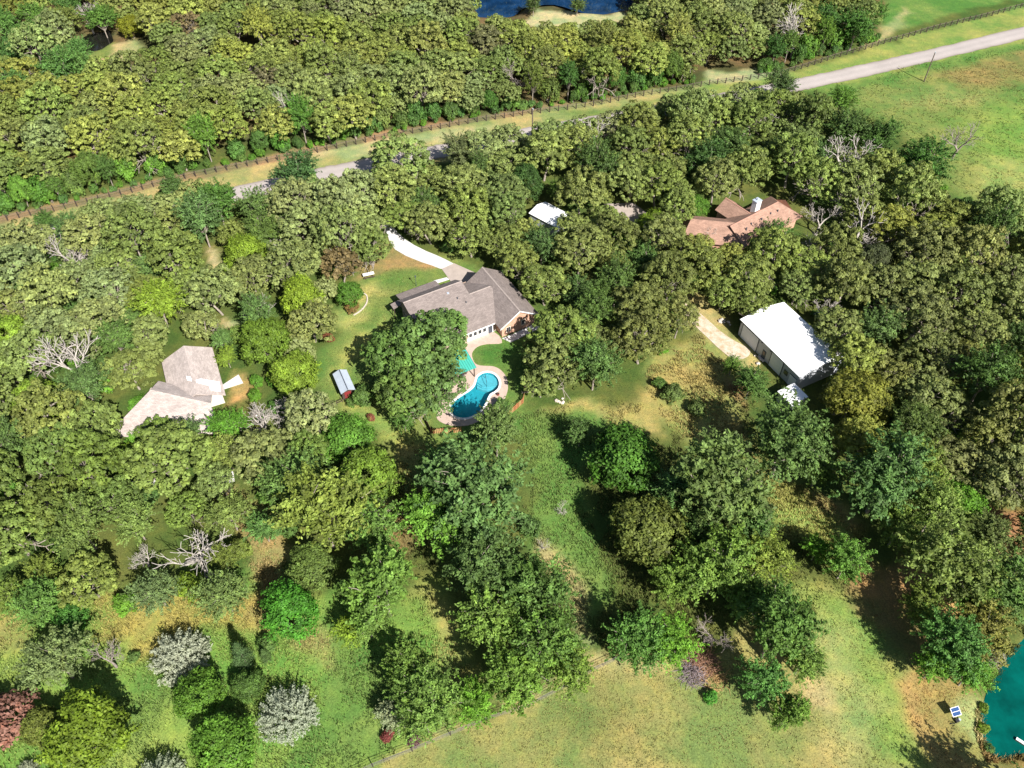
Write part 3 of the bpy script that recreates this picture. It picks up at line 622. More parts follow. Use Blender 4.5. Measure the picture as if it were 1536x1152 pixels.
MB().slab([i_, k_, mid, j_], .16).build('roof_slope', M['roof_tan'], ho)
MB().slab([g_, i_, bk2, bk1], .16).build('roof_slope', M['roof_tan'], ho)
w0, w1, w2, w3 = LP(540, 690, 0), LP(1030, 800, 0), LP(1060, 1000, 0), LP(330, 1000, 0)
m = MB(); base = [w0, w1, w2, w3]; tp = [(p[0], p[1], 2.9 if k < 2 else 2.3) for k, p in enumerate(base)]
for k in range(4): m.face([base[k], base[(k + 1) % 4], tp[(k + 1) % 4], tp[k]])
m.build('wall', M['trim'], ho)
def on_roof(x, y):
    z = 3.5
    for _ in range(8): p = LP(x, y, z); z = 5.0 - .5 * max(0, p[0]) + .22
    return LP(x, y, z)
MB().slab([on_roof(*q) for q in ((825, 472), (1150, 530), (1160, 622), (1065, 612), (1040, 562), (835, 512))], .06).build('metal_valley', M['metal_white'], ho)
poly_sheet('patio', px_poly([Zl(1175, 560), Zl(1330, 460), Zl(1375, 540), Zl(1190, 600)]), .03, M['concrete'], depth=.1)
p = LP(600, 880, 3.3); part('skylight', 'glass', ho, box=(p[0] - .5, p[0] + .5, p[1] - .35, p[1] + .35, p[2] - .25, p[2] + .18))
# ---- terracotta roofed house at the right
hr = empty('terracotta_house', (46.9, 141.4, 0), math.radians(36)); tag(hr, 'long house with terracotta shingle roof and white chimney', 'house')
RT, RTC = M['roof_terra'], M['ridge_terra']
prism_wall(-1.5, 15.2, -3.9, 3.9, 2.8, 4.9, 'u').build('wall', M['brick'], hr)
gable(hr, -2.0, 12.6, -4.6, 4.6, 2.85, 2.85, 5.5, 0, RT, RTC)
MB().slab([(12.61, 0, 5.5), (12.61, -4.6, 2.85), (16.3, -4.6, 2.85)], .16).build('roof_slope', RT, hr); MB().slab([(12.61, 0, 5.5), (16.3, -4.6, 2.85), (16.3, 4.6, 2.85)], .16).build('roof_slope', RT, hr); MB().slab([(12.61, 0, 5.5), (16.3, 4.6, 2.85), (12.61, 4.6, 2.85)], .16).build('roof_slope', RT, hr)
gable_v(hr, .6, 8.2, 2.6, 8.2, 2.9, 4.9, 5.4, RT, RTC)
prism_wall(3.0, 7.8, 3.9, 7.8, 2.7, 4.5, 'v').build('wall', M['brick'], hr)
# west wing turned 46 degrees against the main ridge
wa = math.radians(-46)
def W2(u, v, z): return (u * math.cos(wa) * -1 - v * math.sin(wa) * -1 if False else -u * math.cos(wa) + v * math.sin(wa), -u * math.sin(wa) - v * math.cos(wa), z)
MB().slab([W2(-1, 4.6, 2.9), W2(11, 4.6, 2.9), W2(9.4, 0, 5.3), W2(-1.2, 0, 5.45)], .16).build('roof_slope', RT, hr)
MB().slab([W2(-1, -4.6, 2.9), W2(8, -4.6, 2.9), W2(9.4, 0, 5.3), W2(-1.2, 0, 5.45)], .16).build('roof_slope', RT, hr)
MB().slab([W2(8, -4.6, 2.9), W2(11, -3.2, 2.9), W2(11, 4.6, 2.9), W2(9.4, 0, 5.3)], .16).build('roof_slope', RT, hr)
m = MB(); base = [W2(0, 3.9, 0), W2(10.3, 3.9, 0), W2(10.3, -3.0, 0), W2(7.6, -3.9, 0), W2(0, -3.9, 0)]
for k in range(5): a, b = base[k], base[(k + 1) % 5]; m.face([a, b, (b[0], b[1], 2.8), (a[0], a[1], 2.8)])
m.build('wall', M['brick'], hr)
ch = part('chimney', 'white', hr, box=(6.4, 7.9, .8, 2.0, 3.5, 7.3)); part('chimney_cap', 'metal_grey', ch, box=(6.3, 8.0, .7, 2.1, 7.3, 7.42)); part('flue', 'metal_grey', ch, tube=((7.15, 1.4, 7.4), (7.15, 1.4, 7.95), .16))
for u, v in ((3.0, -1.5), (6.0, -1.6), (9.0, -1.4), (11.0, -1.6), (1.0, -2.0)): part('vent_pipe', 'dark_trim', hr, tube=((u, v, 4.2), (u, v, 5.05), .14))
for u, v in ((8.6, 2.4), (10.5, 2.6)): part('vent_pipe', 'dark_trim', hr, tube=((u, v, 3.7), (u, v, 4.5), .14))
# ---- white metal workshop
sh = empty('workshop', (42.9, 113.7, 0), math.radians(-62.7)); tag(sh, 'white metal workshop with roll-up doors at end of the gravel track', 'workshop')
prism_wall(.15, 16.5, .15, 10.0, 3.9, 4.65, 'u').build('wall', M['metal_wall'], sh)
for k in range(6):
    a, b = 16.7 * k / 6, 16.7 * (k + 1) / 6
    MB().slab([(a, -.1, 4.0), (b, -.1, 4.0), (b, 5.07, 4.85), (a, 5.07, 4.85)], .1).build('roof_panel', M['metal_white'], sh)
    MB().slab([(a, 5.08, 4.85), (b, 5.08, 4.85), (b, 10.25, 4.0), (a, 10.25, 4.0)], .1).build('roof_panel', M['metal_white'], sh)
part('gutter', 'metal_white', sh, box=(0, 16.7, -.22, -.11, 3.86, 4.0))
def rollup(a, b, h):
    f = MB().box(a - .12, a, .05, .148, 0, h + .1).box(b, b + .12, .05, .148, 0, h + .1).box(a, b, .05, .148, h, h + .12).build('door_frame', M['dark_trim'], sh)
    nn = 7
    for k in range(nn): MB().box(a, b, .09, .149, .02 + k * (h - .02) / nn, (k + 1) * (h - .02) / nn).build('door_slat', M['door_white'], f)
rollup(.9, 5.4, 3.3); rollup(9.2, 12.3, 3.4)
d_ = part('door', 'dark_trim', sh, box=(7.0, 7.9, .08, .149, .02, 2.1)); part('door_pane', 'brick_dark', d_, box=(7.2, 7.7, .05, .079, 1.1, 1.9))
window(sh, 'v', 12.9, 13.9, 1.3, 2.4, .15, 'dark_trim', -1); d_ = part('door', 'metal_white', sh, box=(14.4, 16.0, .08, .149, .02, 2.5)); part('door_frame', 'dark_trim', d_, box=(14.3, 16.1, .07, .148, 2.5, 2.62))
for u in (.25, 6.2, 8.7): part('wall_light', 'dark_trim', sh, box=(u, u + .25, -.02, .149, 3.2, 3.45))
# ---- little lean-to next to the workshop
ln = empty('lean_to_shed', (*G(1188, 591, 2.4), 0), math.radians(-62.7)); tag(ln, 'small white flat-roofed shed at the near end of the white workshop', 'shed')
MB().box(-1.5, 1.8, -1.5, 1.6, 0, 2.2).build('wall', M['metal_wall'], ln); MB().slab([(-1.7, -1.8, 2.35), (2.0, -1.8, 2.35), (2.0, 1.8, 2.75), (-1.7, 1.8, 2.75)], .1).build('roof_panel', M['metal_white'], ln)
part('door', 'dark_trim', ln, box=(-.4, .5, -1.56, -1.502, .02, 1.95))
# ---- white roofed outbuilding behind the brick house
ob = empty('white_outbuilding', (3.6, 148.1, 0), math.radians(-42)); tag(ob, 'small outbuilding with white metal roof hidden among oaks', 'outbuilding')
prism_wall(.2, 8.2, .2, 5.4, 3.0, 3.7, 'u').build('wall', M['metal_wall'], ob)
for k in range(3):
    a, b = 8.4 * k / 3, 8.4 * (k + 1) / 3
    MB().slab([(a, 0, 3.1), (b, 0, 3.1), (b, 2.8, 3.85), (a, 2.8, 3.85)], .1).build('roof_panel', M['metal_white'], ob); MB().slab([(a, 2.81, 3.85), (b, 2.81, 3.85), (b, 5.6, 3.1), (a, 5.6, 3.1)], .1).build('roof_panel', M['metal_white'], ob)
# ---- garden shed
gs = empty('garden_shed', (-32.1, 101.3, 0), math.radians(-65.5)); tag(gs, 'small garden shed with pale grey metal gable roof on the lawn', 'shed')
prism_wall(.15, 5.0, .2, 2.4, 2.0, 2.5, 'u').build('wall', M['brownwood'], gs)
for k in range(3):
    a, b = 5.3 * k / 3, 5.3 * (k + 1) / 3
    MB().slab([(a, 0, 2.1), (b, 0, 2.1), (b, 1.3, 2.72), (a, 1.3, 2.72)], .07).build('roof_panel', M['metal_grey'], gs); MB().slab([(a, 1.31, 2.72), (b, 1.31, 2.72), (b, 2.6, 2.1), (a, 2.6, 2.1)], .07).build('roof_panel', M['metal_grey'], gs)
MB().slab([(0, 1.22, 2.73), (5.3, 1.22, 2.73), (5.3, 1.39, 2.73), (0, 1.39, 2.73)], .03).build('ridge_cap', M['dark_trim'], gs)
part('door', 'red', gs, box=(5.002, 5.06, .6, 1.8, .03, 1.9)); part('door_handle', 'dark_trim', gs, box=(5.062, 5.1, .75, .85, .9, 1.05))
# ---- green roofed pavilion by the pool
pv = empty('pool_pavilion', (-11.7, 104.5, 0), math.radians(28)); tag(pv, 'open pavilion with green standing-seam metal roof beside the pool', 'pavilion')
L0, L1 = -1.2, 3.75; nn = 11
for k in range(nn):
    a, b = L0 + (L1 - L0) * k / nn, L0 + (L1 - L0) * (k + 1) / nn
    pn = MB().slab([(a, -4.3, 2.55), (b, -4.3, 2.55), (b, 0, 3.3), (a, 0, 3.3)], .05).build('roof_panel', M['green_metal'], pv)
    MB().slab([(b - .05, -4.3, 2.62), (b, -4.3, 2.62), (b, 0, 3.37), (b - .05, 0, 3.37)], .07).build('seam', M['green_rib'], pn)
    MB().slab([(a, .01, 3.3), (b, .01, 3.3), (b, 1.0, 3.0), (a, 1.0, 3.0)], .05).build('roof_panel', M['green_metal'], pv)
for u in (L0 + .3, L1 - .35):
    for v, h in ((-4.0, 2.52), (-.1, 3.2)): part('post', 'brownwood', pv, box=(u - .08, u + .08, v - .08, v + .08, .06, h))
for v, h in ((-4.0, 2.52), (-.1, 3.2)): part('beam', 'brownwood', pv, box=(L0 + .1, L1 - .15, v - .1, v + .1, h - .22, h - .003))
pt = empty('patio_table', (*G(696, 563), .06), .5); tag(pt, 'small dark patio table at the corner of the green pavilion', 'table'); m = MB(); m.tube((0, 0, .68), (0, 0, .73), .55, n=14); m.build('table_top', M['brownwood'], pt)
for k in range(4): part('leg', 'dark_trim', pt, tube=((.4 * math.cos(k * 1.571), .4 * math.sin(k * 1.571), 0), (.3 * math.cos(k * 1.571), .3 * math.sin(k * 1.571), .68), .03))
def patio_chair(px, rz, lab):
    c = empty('patio_chair', (*G(*px), .06), rz); tag(c, lab, 'chair', 'chairs on the pool deck'); part('seat', 'dark_trim', c, box=(-.25, .25, -.25, .25, .40, .45)); part('backrest', 'dark_trim', c, slab=([(-.25, .25, .95), (.25, .25, .95), (.25, .31, .95), (-.25, .31, .95)], .5))
    for x in (-.22, .22):
        for y in (-.22, .22): part('leg', 'dark_trim', c, box=(x - .02, x + .02, y - .02, y + .02, 0, .4))
patio_chair((699, 560), 1.2, 'dark patio chair right of the table under the green pavilion'); patio_chair((693, 566), -.7, 'dark patio chair in front of the table under the green pavilion')
pl = empty('planter_pot', (*G(747, 593), .06)); tag(pl, 'small dark red plant pot on the deck right of the pool', 'pot'); part('pot', 'red', pl, tube=((0, 0, 0), (0, 0, .45), .2, .28)); part('soil', 'brownwood', pl, tube=((0, 0, .40), (0, 0, .46), .25))

# ------------------------------------------------------------------ fences and poles
wline = smooth_line([G(x, y) for x, y in FENCE_PX], 12)
def along(line, step):
    out = [line[0]]; acc = 0
    for a, b in zip(line[:-1], line[1:]):
        L = math.hypot(b[0] - a[0], b[1] - a[1]); t = step - acc
        while t <= L: out.append((a[0] + (b[0] - a[0]) * t / L, a[1] + (b[1] - a[1]) * t / L)); t += step
        acc = (acc + L) % step if L + acc >= step else acc + L
    return out
posts = along(wline, 2.4)
fo = posts[0]; fn = empty('ranch_fence', (fo[0], fo[1], 0)); tag(fn, 'long dark wooden post and rail fence along the far side of the road', 'fence')
pm = MB().tube((0, 0, -.3), (0, 0, 1.55), .15, .14, 6).mesh('post', M['postwood'])
r_ = random.Random(3)
for x, y in posts:
    p = link('post', pm, None, fn, (x - fo[0], y - fo[1], gz_at(x, y))); p.rotation_euler = (r_.uniform(-.03, .03), r_.uniform(-.03, .03), r_.uniform(0, 3)); p.scale = (1, 1, r_.uniform(.95, 1.06))
wires = MB()
for (a, b) in zip(posts[:-1], posts[1:]):
    za, zb = gz_at(*a), gz_at(*b)
    MB().tube((a[0] - fo[0], a[1] - fo[1], za + 1.33), (b[0] - fo[0], b[1] - fo[1], zb + 1.33), .05, n=4).build('rail', M['railwood'], fn)
    for h in (.25, .55, .85, 1.1): wires.tube((a[0] - fo[0], a[1] - fo[1], za + h), (b[0] - fo[0], b[1] - fo[1], zb + h), .018, n=3, cap=False)
tag(wires.build('wire_strands', M['wire'], fn), kind='stuff')
# wire fence at the edge of the near field
nf = along(smooth_line([G(x, y) for x, y in [(500, 1178), (577, 1142), (645, 1117), (717, 1085), (790, 1062), (860, 1025), (925, 988), (990, 978)]], 6), 5.2)
fo2 = nf[0]; fw = empty('wire_fence', (fo2[0], fo2[1], 0)); tag(fw, 'low wire fence with thin dark posts along the edge of the near field', 'fence'); ws = MB()
pm2 = MB().box(-.05, .05, -.05, .05, -.3, 1.35).mesh('post', M['postwood'])
for x, y in nf: link('post', pm2, None, fw, (x - fo2[0], y - fo2[1], gz_at(x, y)))
for a, b in zip(nf[:-1], nf[1:]):
    for h in (.3, .6, .9, 1.2): ws.tube((a[0] - fo2[0], a[1] - fo2[1], gz_at(*a) + h), (b[0] - fo2[0], b[1] - fo2[1], gz_at(*b) + h), .02 if h < 1.2 else .035, n=3, cap=False)
tag(ws.build('wire_strands', M['wire'], fw), kind='stuff')
def picket(pts, lab, mats, h=1.25, step=.27, name='picket_fence'):
    w = [G(x, y) for x, y in pts]; o0 = w[0]; f = empty(name, (o0[0], o0[1], 0)); tag(f, lab, 'fence')
    for q, (a, b) in enumerate(zip(w[:-1], w[1:])):
        L = math.hypot(b[0] - a[0], b[1] - a[1]); ang = math.atan2(b[1] - a[1], b[0] - a[0])
        n = max(1, int(L / step))
        for k in range(n):
            t = (k + .5) / n; mm = MB().box(-.085, .085, -.015, .015, -.1, h + random.uniform(-.03, .03)).mesh('picket', M[mats[(k * 7 // 13 + q) % len(mats)]])
            p = link('picket', mm, None, f, (a[0] + (b[0] - a[0]) * t - o0[0], a[1] + (b[1] - a[1]) * t - o0[1], 0)); p.rotation_euler = (0, 0, ang)
        for z in (.3, .95):
            r = MB().box(0, L, .016, .07, z, z + .09).build('rail', M[mats[0]], f, (a[0] - o0[0], a[1] - o0[1], 0)); r.rotation_euler = (0, 0, ang)
        for t in np.linspace(0, 1, max(2, int(L / 2.4) + 1)):
            r = MB().box(-.06, .06, .017, .13, -.2, h + .1).build('post', M[mats[0]], f, (a[0] + (b[0] - a[0]) * t - o0[0], a[1] + (b[1] - a[1]) * t - o0[1], 0)); r.rotation_euler = (0, 0, ang)
picket([(647, 650), (668, 649.5), (692, 648)], 'orange and yellow wooden picket fence below the near end of the pool', ['redwood', 'yellowwood', 'yellowwood'])
picket([(637, 630), (647, 650)], 'short dark wooden fence running back from the corner of the orange pickets', ['brownwood'], name='dark_fence')
picket([(761, 625), (775, 613), (785, 604), (787, 588)], 'bright orange wooden fence right of the pool below the oaks', ['redwood', 'redwood', 'yellowwood'])
w_ = [G(497, 611), G(514, 603)]; f_ = empty('low_fence', (*w_[0], 0)); tag(f_, 'low dark board fence just below the garden shed', 'fence')
for z in (.35, .8): part('rail', 'brownwood', f_, tube=((0, 0, z), (w_[1][0] - w_[0][0], w_[1][1] - w_[0][1], z), .06))
for t in (0, .5, 1): part('post', 'brownwood', f_, tube=(((w_[1][0] - w_[0][0]) * t, (w_[1][1] - w_[0][1]) * t, -.2), ((w_[1][0] - w_[0][0]) * t, (w_[1][1] - w_[0][1]) * t, 1.1), .07))
def utility_pole(px, h, lab, arm=False):
    x, y = G(*px); o = empty('utility_pole', (x, y, gz_at(x, y))); tag(o, lab, 'utility pole', 'utility poles')
    part('shaft', 'pole', o, tube=((0, 0, -.3), (0, 0, h), .18, .12, 8)); part('pole_cap', 'metal_grey', o, tube=((0, 0, h), (0, 0, h + .12), .13, .10, 8))
    part('insulator', 'metal_grey', o, tube=((.15, 0, h - .4), (.15, 0, h - .05), .06))
utility_pole((1386, 122), 8.2, 'slim wooden utility pole in the open field beside the road'); utility_pole((798, 216), 9.5, 'wooden utility pole rising among oaks below the road')
x, y = G(624.5, 429); lm = empty('yard_lamp', (x, y, 0)); tag(lm, 'black lamp post on the lawn behind the brick house', 'lamp post'); part('post', 'dark_trim', lm, tube=((0, 0, -.1), (0, 0, 2.3), .05)); part('lamp_head', 'dark_trim', lm, tube=((0, 0, 2.3), (0, 0, 2.65), .12, .17)); part('finial', 'dark_trim', lm, tube=((0, 0, 2.65), (0, 0, 2.8), .08, .02))
# picnic table under the trees
tb = empty('picnic_table', (-29.3, 130.6, 0), math.radians(20)); tag(tb, 'picnic table with pale top on bare ground left of the driveway', 'table')
for k in range(4): part('top_board', 'white', tb, box=(-1.15, 1.15, -.44 + k * .22, -.24 + k * .22, .72, .77))
for s in (-1, 1):
    part('bench', 'brownwood', tb, box=(-1.15, 1.15, s * .75 - .14, s * .75 + .14, .42, .47)); part('trestle', 'brownwood', tb, slab=([(s * .8 - .05, -.85, .42), (s * .8 + .05, -.85, .42), (s * .8 + .05, .85, .42), (s * .8 - .05, .85, .42)], .09))
    for t in (-1, 1): part('leg', 'brownwood', tb, tube=((s * .8, t * .65, 0), (s * .8, t * .3, .72), .05))
# curved stone edging of a garden bed
eg = smooth_line([G(*Za(x, y)) for x, y in [(560, 860), (600, 890), (605, 960), (570, 1030), (510, 1090), (430, 1140)]], 5); e0 = eg[0]; ed = empty('garden_edging', (*e0, 0)); tag(ed, 'curved pale stone edging round the bush on the lawn', 'edging')
for i, (a, b) in enumerate(zip(eg[:-1], eg[1:])):
    L = math.hypot(b[0] - a[0], b[1] - a[1]); o = MB().box(.01, max(.05, L - .01), -.11, .11, -.05, .2 + .03 * (i % 2)).build('stone', M['stone'], ed, (a[0] - e0[0], a[1] - e0[1], 0)); o.rotation_euler = (0, 0, math.atan2(b[1] - a[1], b[0] - a[0]))
# solar pump on the pond bank
x, y = G(1429, 1072); sp = empty('solar_pump', (x, y, gz_at(x, y)), math.radians(15)); sp.scale = (.68, .68, .68); tag(sp, 'solar panel on a stand with pump gear by the teal pond', 'solar panel')
part('post', 'dark_trim', sp, tube=((0, 0, -.2), (0, 0, 1.5), .06))
MB().slab([(-.95, -.75, 1.25), (.95, -.75, 1.25), (.95, .75, 1.95), (-.95, .75, 1.95)], .05).build('frame', M['white'], sp)
for k in range(2): MB().slab([(-.85, -.68 + k * .71, 1.295 + k * .331), (.85, -.68 + k * .71, 1.295 + k * .331), (.85, -.05 + k * .71, 1.589 + k * .331), (-.85, -.05 + k * .71, 1.589 + k * .331)], .02).build('solar_cell', M['solar'], sp)
part('pump_box', 'rubber', sp, box=(-.4, .3, -1.6, -1.0, 0, .55)); part('battery_box', 'metal_grey', sp, box=(.4, .8, -1.4, -1.0, 0, .35)); part('brace', 'dark_trim', sp, tube=((.7, -.9, 0), (.1, .2, 1.5), .04))
for k in range(5): part('hose', 'rubber', sp, tube=((-.4 - .25 * k, -1.5 - .1 * math.sin(k * 1.3), .06), (-.65 - .25 * k, -1.5 - .1 * math.sin((k + 1) * 1.3), .06), .045))
x, y = G(1531, 1113, -.3); bo = empty('small_dock', (x, y, -.35), math.radians(-40)); bo.scale = (.7, .6, 1); tag(bo, 'narrow white plank landing at the edge of the teal pond', 'dock')
for k in range(4): part('plank', 'white', bo, box=(-.9 + k * .46, -.9 + k * .46 + .43, -.32, .32, .22, .28))
for s in (-.3, .3): part('bearer', 'brownwood', bo, box=(-.95, .95, s - .05, s + .05, -.5, .218))
def rocks(pts, lab, n, seed, name='rock_pile', r0=.25):
    x, y = G(*pts); rr = random.Random(seed); o = empty(name, (x, y, gz_at(x, y))); tag(o, lab, 'rocks')
    for k in range(n):
        bm = bmesh.new(); bmesh.ops.create_icosphere(bm, subdivisions=1, radius=r0 * rr.uniform(.6, 1.5))
        for v in bm.verts: v.co *= rr.uniform(.75, 1.2); v.co.z *= .7
        me = bpy.data.meshes.new('rock'); bm.to_mesh(me); bm.free(); a = rr.uniform(0, 6.28); d = rr.uniform(.1, 1) * .45 * math.sqrt(n)
        link('rock', me, M['stone'], o, (d * math.cos(a), d * math.sin(a), .1))
rocks((1084, 482), 'heap of pinkish rocks beside the gravel track near the workshop', 14, 4, r0=.35); rocks((1140, 540), 'heap of pale stones against the workshop wall', 10, 5, r0=.3); rocks((842, 604), 'pale stones at the foot of the oaks right of the pool', 7, 6, r0=.3)

# ------------------------------------------------------------------ trees: prototypes
def cards(C, N, S, rg, aspect=.62):
    """one leaf (or leaf spray) card per point: centres C, facing N, size S"""
    n = len(C); N = N / (np.linalg.norm(N, axis=1, keepdims=True) + 1e-9)
    R = rg.normal(size=(n, 3)); T = np.cross(N, R); T /= np.linalg.norm(T, axis=1, keepdims=True) + 1e-9; B = np.cross(N, T)
    S = S[:, None]
    V = np.stack([C - T * S, C + B * S * aspect, C + T * S, C - B * S * aspect], 1).reshape(-1, 3)
    return V
def leaf_mesh(name, C, N, S, rg, mat, aspect=.62, lv=None):
    V = cards(C, N, S, rg, aspect); me = mesh_np(name, V, np.arange(len(V)).reshape(-1, 4)); me.materials.append(mat)
    a = me.attributes.new('lv', 'FLOAT', 'FACE'); a.data.foreach_set('value', (rg.random(len(C)) if lv is None else np.clip(lv, 0, 1)).astype(np.float32))
    return me
def unit(rg, n):
    v = rg.normal(size=(n, 3)); return v / np.linalg.norm(v, axis=1, keepdims=True)
def tubes(segs, n=5):
    """segments (p0, r0, p1, r1) -> arrays"""
    P0 = np.array([s[0] for s in segs]); P1 = np.array([s[2] for s in segs]); r0 = np.array([s[1] for s in segs]); r1 = np.array([s[3] for s in segs])
    D = P1 - P0; D /= np.linalg.norm(D, axis=1, keepdims=True) + 1e-9
    A = np.cross(D, np.where(np.abs(D[:, 2:3]) > .9, np.array([[1., 0, 0]]), np.array([[0, 0, 1.]]))); A /= np.linalg.norm(A, axis=1, keepdims=True) + 1e-9; B = np.cross(D, A)
    V = []
    for P, r in ((P0, r0), (P1, r1)):
        for k in range(n): t = 2 * math.pi * k / n; V.append(P + (A * math.cos(t) + B * math.sin(t)) * r[:, None])
    V = np.stack(V, 1); m = len(segs); base = (np.arange(m) * 2 * n)[:, None]
    q = np.concatenate([base + np.array([[k, (k + 1) % n, n + (k + 1) % n, n + k]]) for k in range(n)], 0)
    return V.reshape(-1, 3), q
def branches(rg, h, r, depth, spread, fork=(2, 4), shrink=.72, up=.25, lean=(0, 0), wig=.18, first=.3):
    segs = []; tips = []
    def grow(p, d, L, rad, lev):
        k = 3 if lev < 2 else 2; q = p
        for i in range(k):
            d2 = d + rg.normal(size=3) * wig; d2[2] += up * .12; d2 /= np.linalg.norm(d2); e = q + d2 * L / k
            ra, rb = rad * (1 - .3 * i / k), rad * (1 - .3 * (i + 1) / k); segs.append((q, ra, e, rb)); q, d = e, d2
            if lev >= 1 and lev < depth and i < k - 1 and rg.random() < .6:
                s = np.cross(d, rg.normal(size=3)); s /= np.linalg.norm(s) + 1e-9; dd = d * .5 + s * .8; grow(q, dd / np.linalg.norm(dd), L * shrink * .7, rb * .5, lev + 1)
        if lev >= depth: tips.append(q); return
        nf = rg.integers(*fork, endpoint=True); a0 = rg.random() * 6.28
        u = np.cross(d, [0.3, .5, .1]); u /= np.linalg.norm(u); w = np.cross(d, u)
        for j in range(nf):
            a = a0 + j * 6.283 / nf + rg.normal() * .3; sp = spread * rg.uniform(.7, 1.25)
            dd = d * math.cos(sp) + (u * math.cos(a) + w * math.sin(a)) * math.sin(sp); dd[2] += up * .3; dd /= np.linalg.norm(dd)
            grow(q, dd, L * shrink * rg.uniform(.8, 1.15), rad * .62, lev + 1)
    d0 = np.array([lean[0], lean[1], 1.0]); grow(np.array([0, 0, -.3]), d0 / np.linalg.norm(d0), h * first, r, 0)
    return segs, tips
def wood_mesh(name, segs, mat, n=5):
    V, q = tubes(segs, n); me = mesh_np(name, V, q); me.polygons.foreach_set('use_smooth', np.ones(len(q), bool)); me.materials.append(mat); return me

def clamp(segs, hc, R, vz):
    def f(p):
        c = np.array([0, 0, hc]); k = np.linalg.norm((p - c) / np.array([R, R, vz]))
        return p if p[2] < hc * .6 or k < .98 else c + (p - c) * .98 / k
    return [(f(a), b, f(c), d) for a, b, c, d in segs]
def oak_proto(seed, R=5.0, lobes=15, per=15, leaves=40, size=.19, simple=False):
    """post oak: broccoli-like crown of small rounded leaf clumps on domed limbs"""
    rg = np.random.default_rng(seed); hc = 1.15 * R; vz = .72 * R
    # limb domes spread over the crown
    L = []; tries = 0
    while len(L) < lobes and tries < 4000:
        tries += 1; d = unit(rg, 1)[0]; d[2] = abs(d[2]) * 1.15 - .38; d /= np.linalg.norm(d)
        p = d * np.array([R, R, vz]) * rg.uniform(.52, .72)
        if all(np.linalg.norm((p - q) / np.array([1, 1, .8])) > .40 * R for q, _ in L): L.append((p, rg.uniform(.30, .42) * R))
        elif tries % 400 == 0: L.append((p, rg.uniform(.25, .34) * R))
    C = []; N = []; LV = []; K = []
    for p, r in L:
        k = int(2.2 * per * (r / (.36 * R)) ** 2); q = unit(rg, k * 3); out = p / (np.linalg.norm(p) + 1e-6)
        q = q[(q @ (out * .6 + np.array([0, 0, .55]))) > -.25][:k]
        for d in q:
            c = p + d * r * rg.uniform(.72, 1.08) * np.array([1, 1, .85]); rr = rg.uniform(.40, .82)
            if any(((c - k_) ** 2).sum() < .62 for k_ in K): continue
            K.append(c); m = int(leaves * (rr / .6) ** 2 * rg.uniform(.7, 1.2))
            e = unit(rg, m); e[:, 2] = np.where(e[:, 2] < -.15, -e[:, 2], e[:, 2])
            C.append(c + e * (rr * rg.uniform(.6, 1.0, (m, 1))) * np.array([1, 1, .8])); N.append(e * .8 + d * .3 + rg.normal(size=(m, 3)) * .38 + np.array([0, 0, .2]))
            LV.append(np.full(m, rg.random()) * .65 + rg.random(m) * .35)
    C = np.concatenate(C) + np.array([0, 0, hc]); N = np.concatenate(N); LV = np.concatenate(LV)
    crown = leaf_mesh('crown', C, N, rg.uniform(.7, 1.35, len(C)) * size, rg, M['leaf'], .7, LV)
    if simple: return crown, None
    segs, _ = branches(rg, hc * 1.45, .26, 3, .62, (3, 4), .76, .1, first=.36)
    return crown, wood_mesh('trunk', clamp(segs, hc, R, vz), M['bark'])
def elm_proto(seed, R=5.0, hc_f=1.15, vz_f=.95, sprays=230, leaves=44, size=.16, droop=-.15, slen=.46):
    """hackberry / elm / mesquite: feathery sprays pointing outwards, ragged outline, dark gaps"""
    rg = np.random.default_rng(seed); hc, vz = hc_f * R, vz_f * R; ax = np.array([R, R, vz])
    bl = [(unit(rg, 1)[0] * ax * rg.uniform(.25, .5), rg.uniform(.42, .62)) for _ in range(7)]
    C = []; N = []; LV = []; segs = [((0, 0, -.3), .2, (.1, 0, hc * .5), .15)]
    for k in range(sprays):
        b, br = bl[rg.integers(len(bl))]; d = unit(rg, 1)[0]
        if d[2] < -.45: d[2] *= -1
        root = b * .8 + d * ax * br * .42; dirn = d * np.array([1, 1, .8]) + np.array([0, 0, .35 + droop]) + rg.normal(size=3) * .25; dirn /= np.linalg.norm(dirn)
        L = slen * R * rg.uniform(.6, 1.35); m = int(leaves * rg.uniform(.7, 1.3)); t = rg.random(m) ** .8
        w = (.22 + .2 * rg.random()) * (1 - t * .75)[:, None]
        c = root + dirn * L * t[:, None] + rg.normal(size=(m, 3)) * w * np.array([1, 1, .6]) + np.array([0, 0, droop * .5]) * (t ** 2)[:, None] * L
        C.append(c); N.append(rg.normal(size=(m, 3)) * .55 + d * .5 + np.array([0, 0, .5])); LV.append(np.full(m, rg.random()) * .6 + rg.random(m) * .4)
        if k % 5 == 0: e = root + dirn * L * .5; segs.append((np.array([0, 0, hc * .45]) + np.array([0, 0, hc]) * 0, .07, np.array(root) + np.array([0, 0, hc]), .04)); segs.append((root + np.array([0, 0, hc]), .04, e + np.array([0, 0, hc]), .015))
    C = np.concatenate(C) + np.array([0, 0, hc]); C[:, 2] = np.maximum(C[:, 2], .15); N = np.concatenate(N); LV = np.concatenate(LV)
    crown = leaf_mesh('crown', C, N, rg.uniform(.7, 1.4, len(C)) * size, rg, M['leaf'], .5, LV)
    return crown, wood_mesh('trunk', [(np.array(a, float), b, np.array(c, float), d) for a, b, c, d in segs], M['bark'])
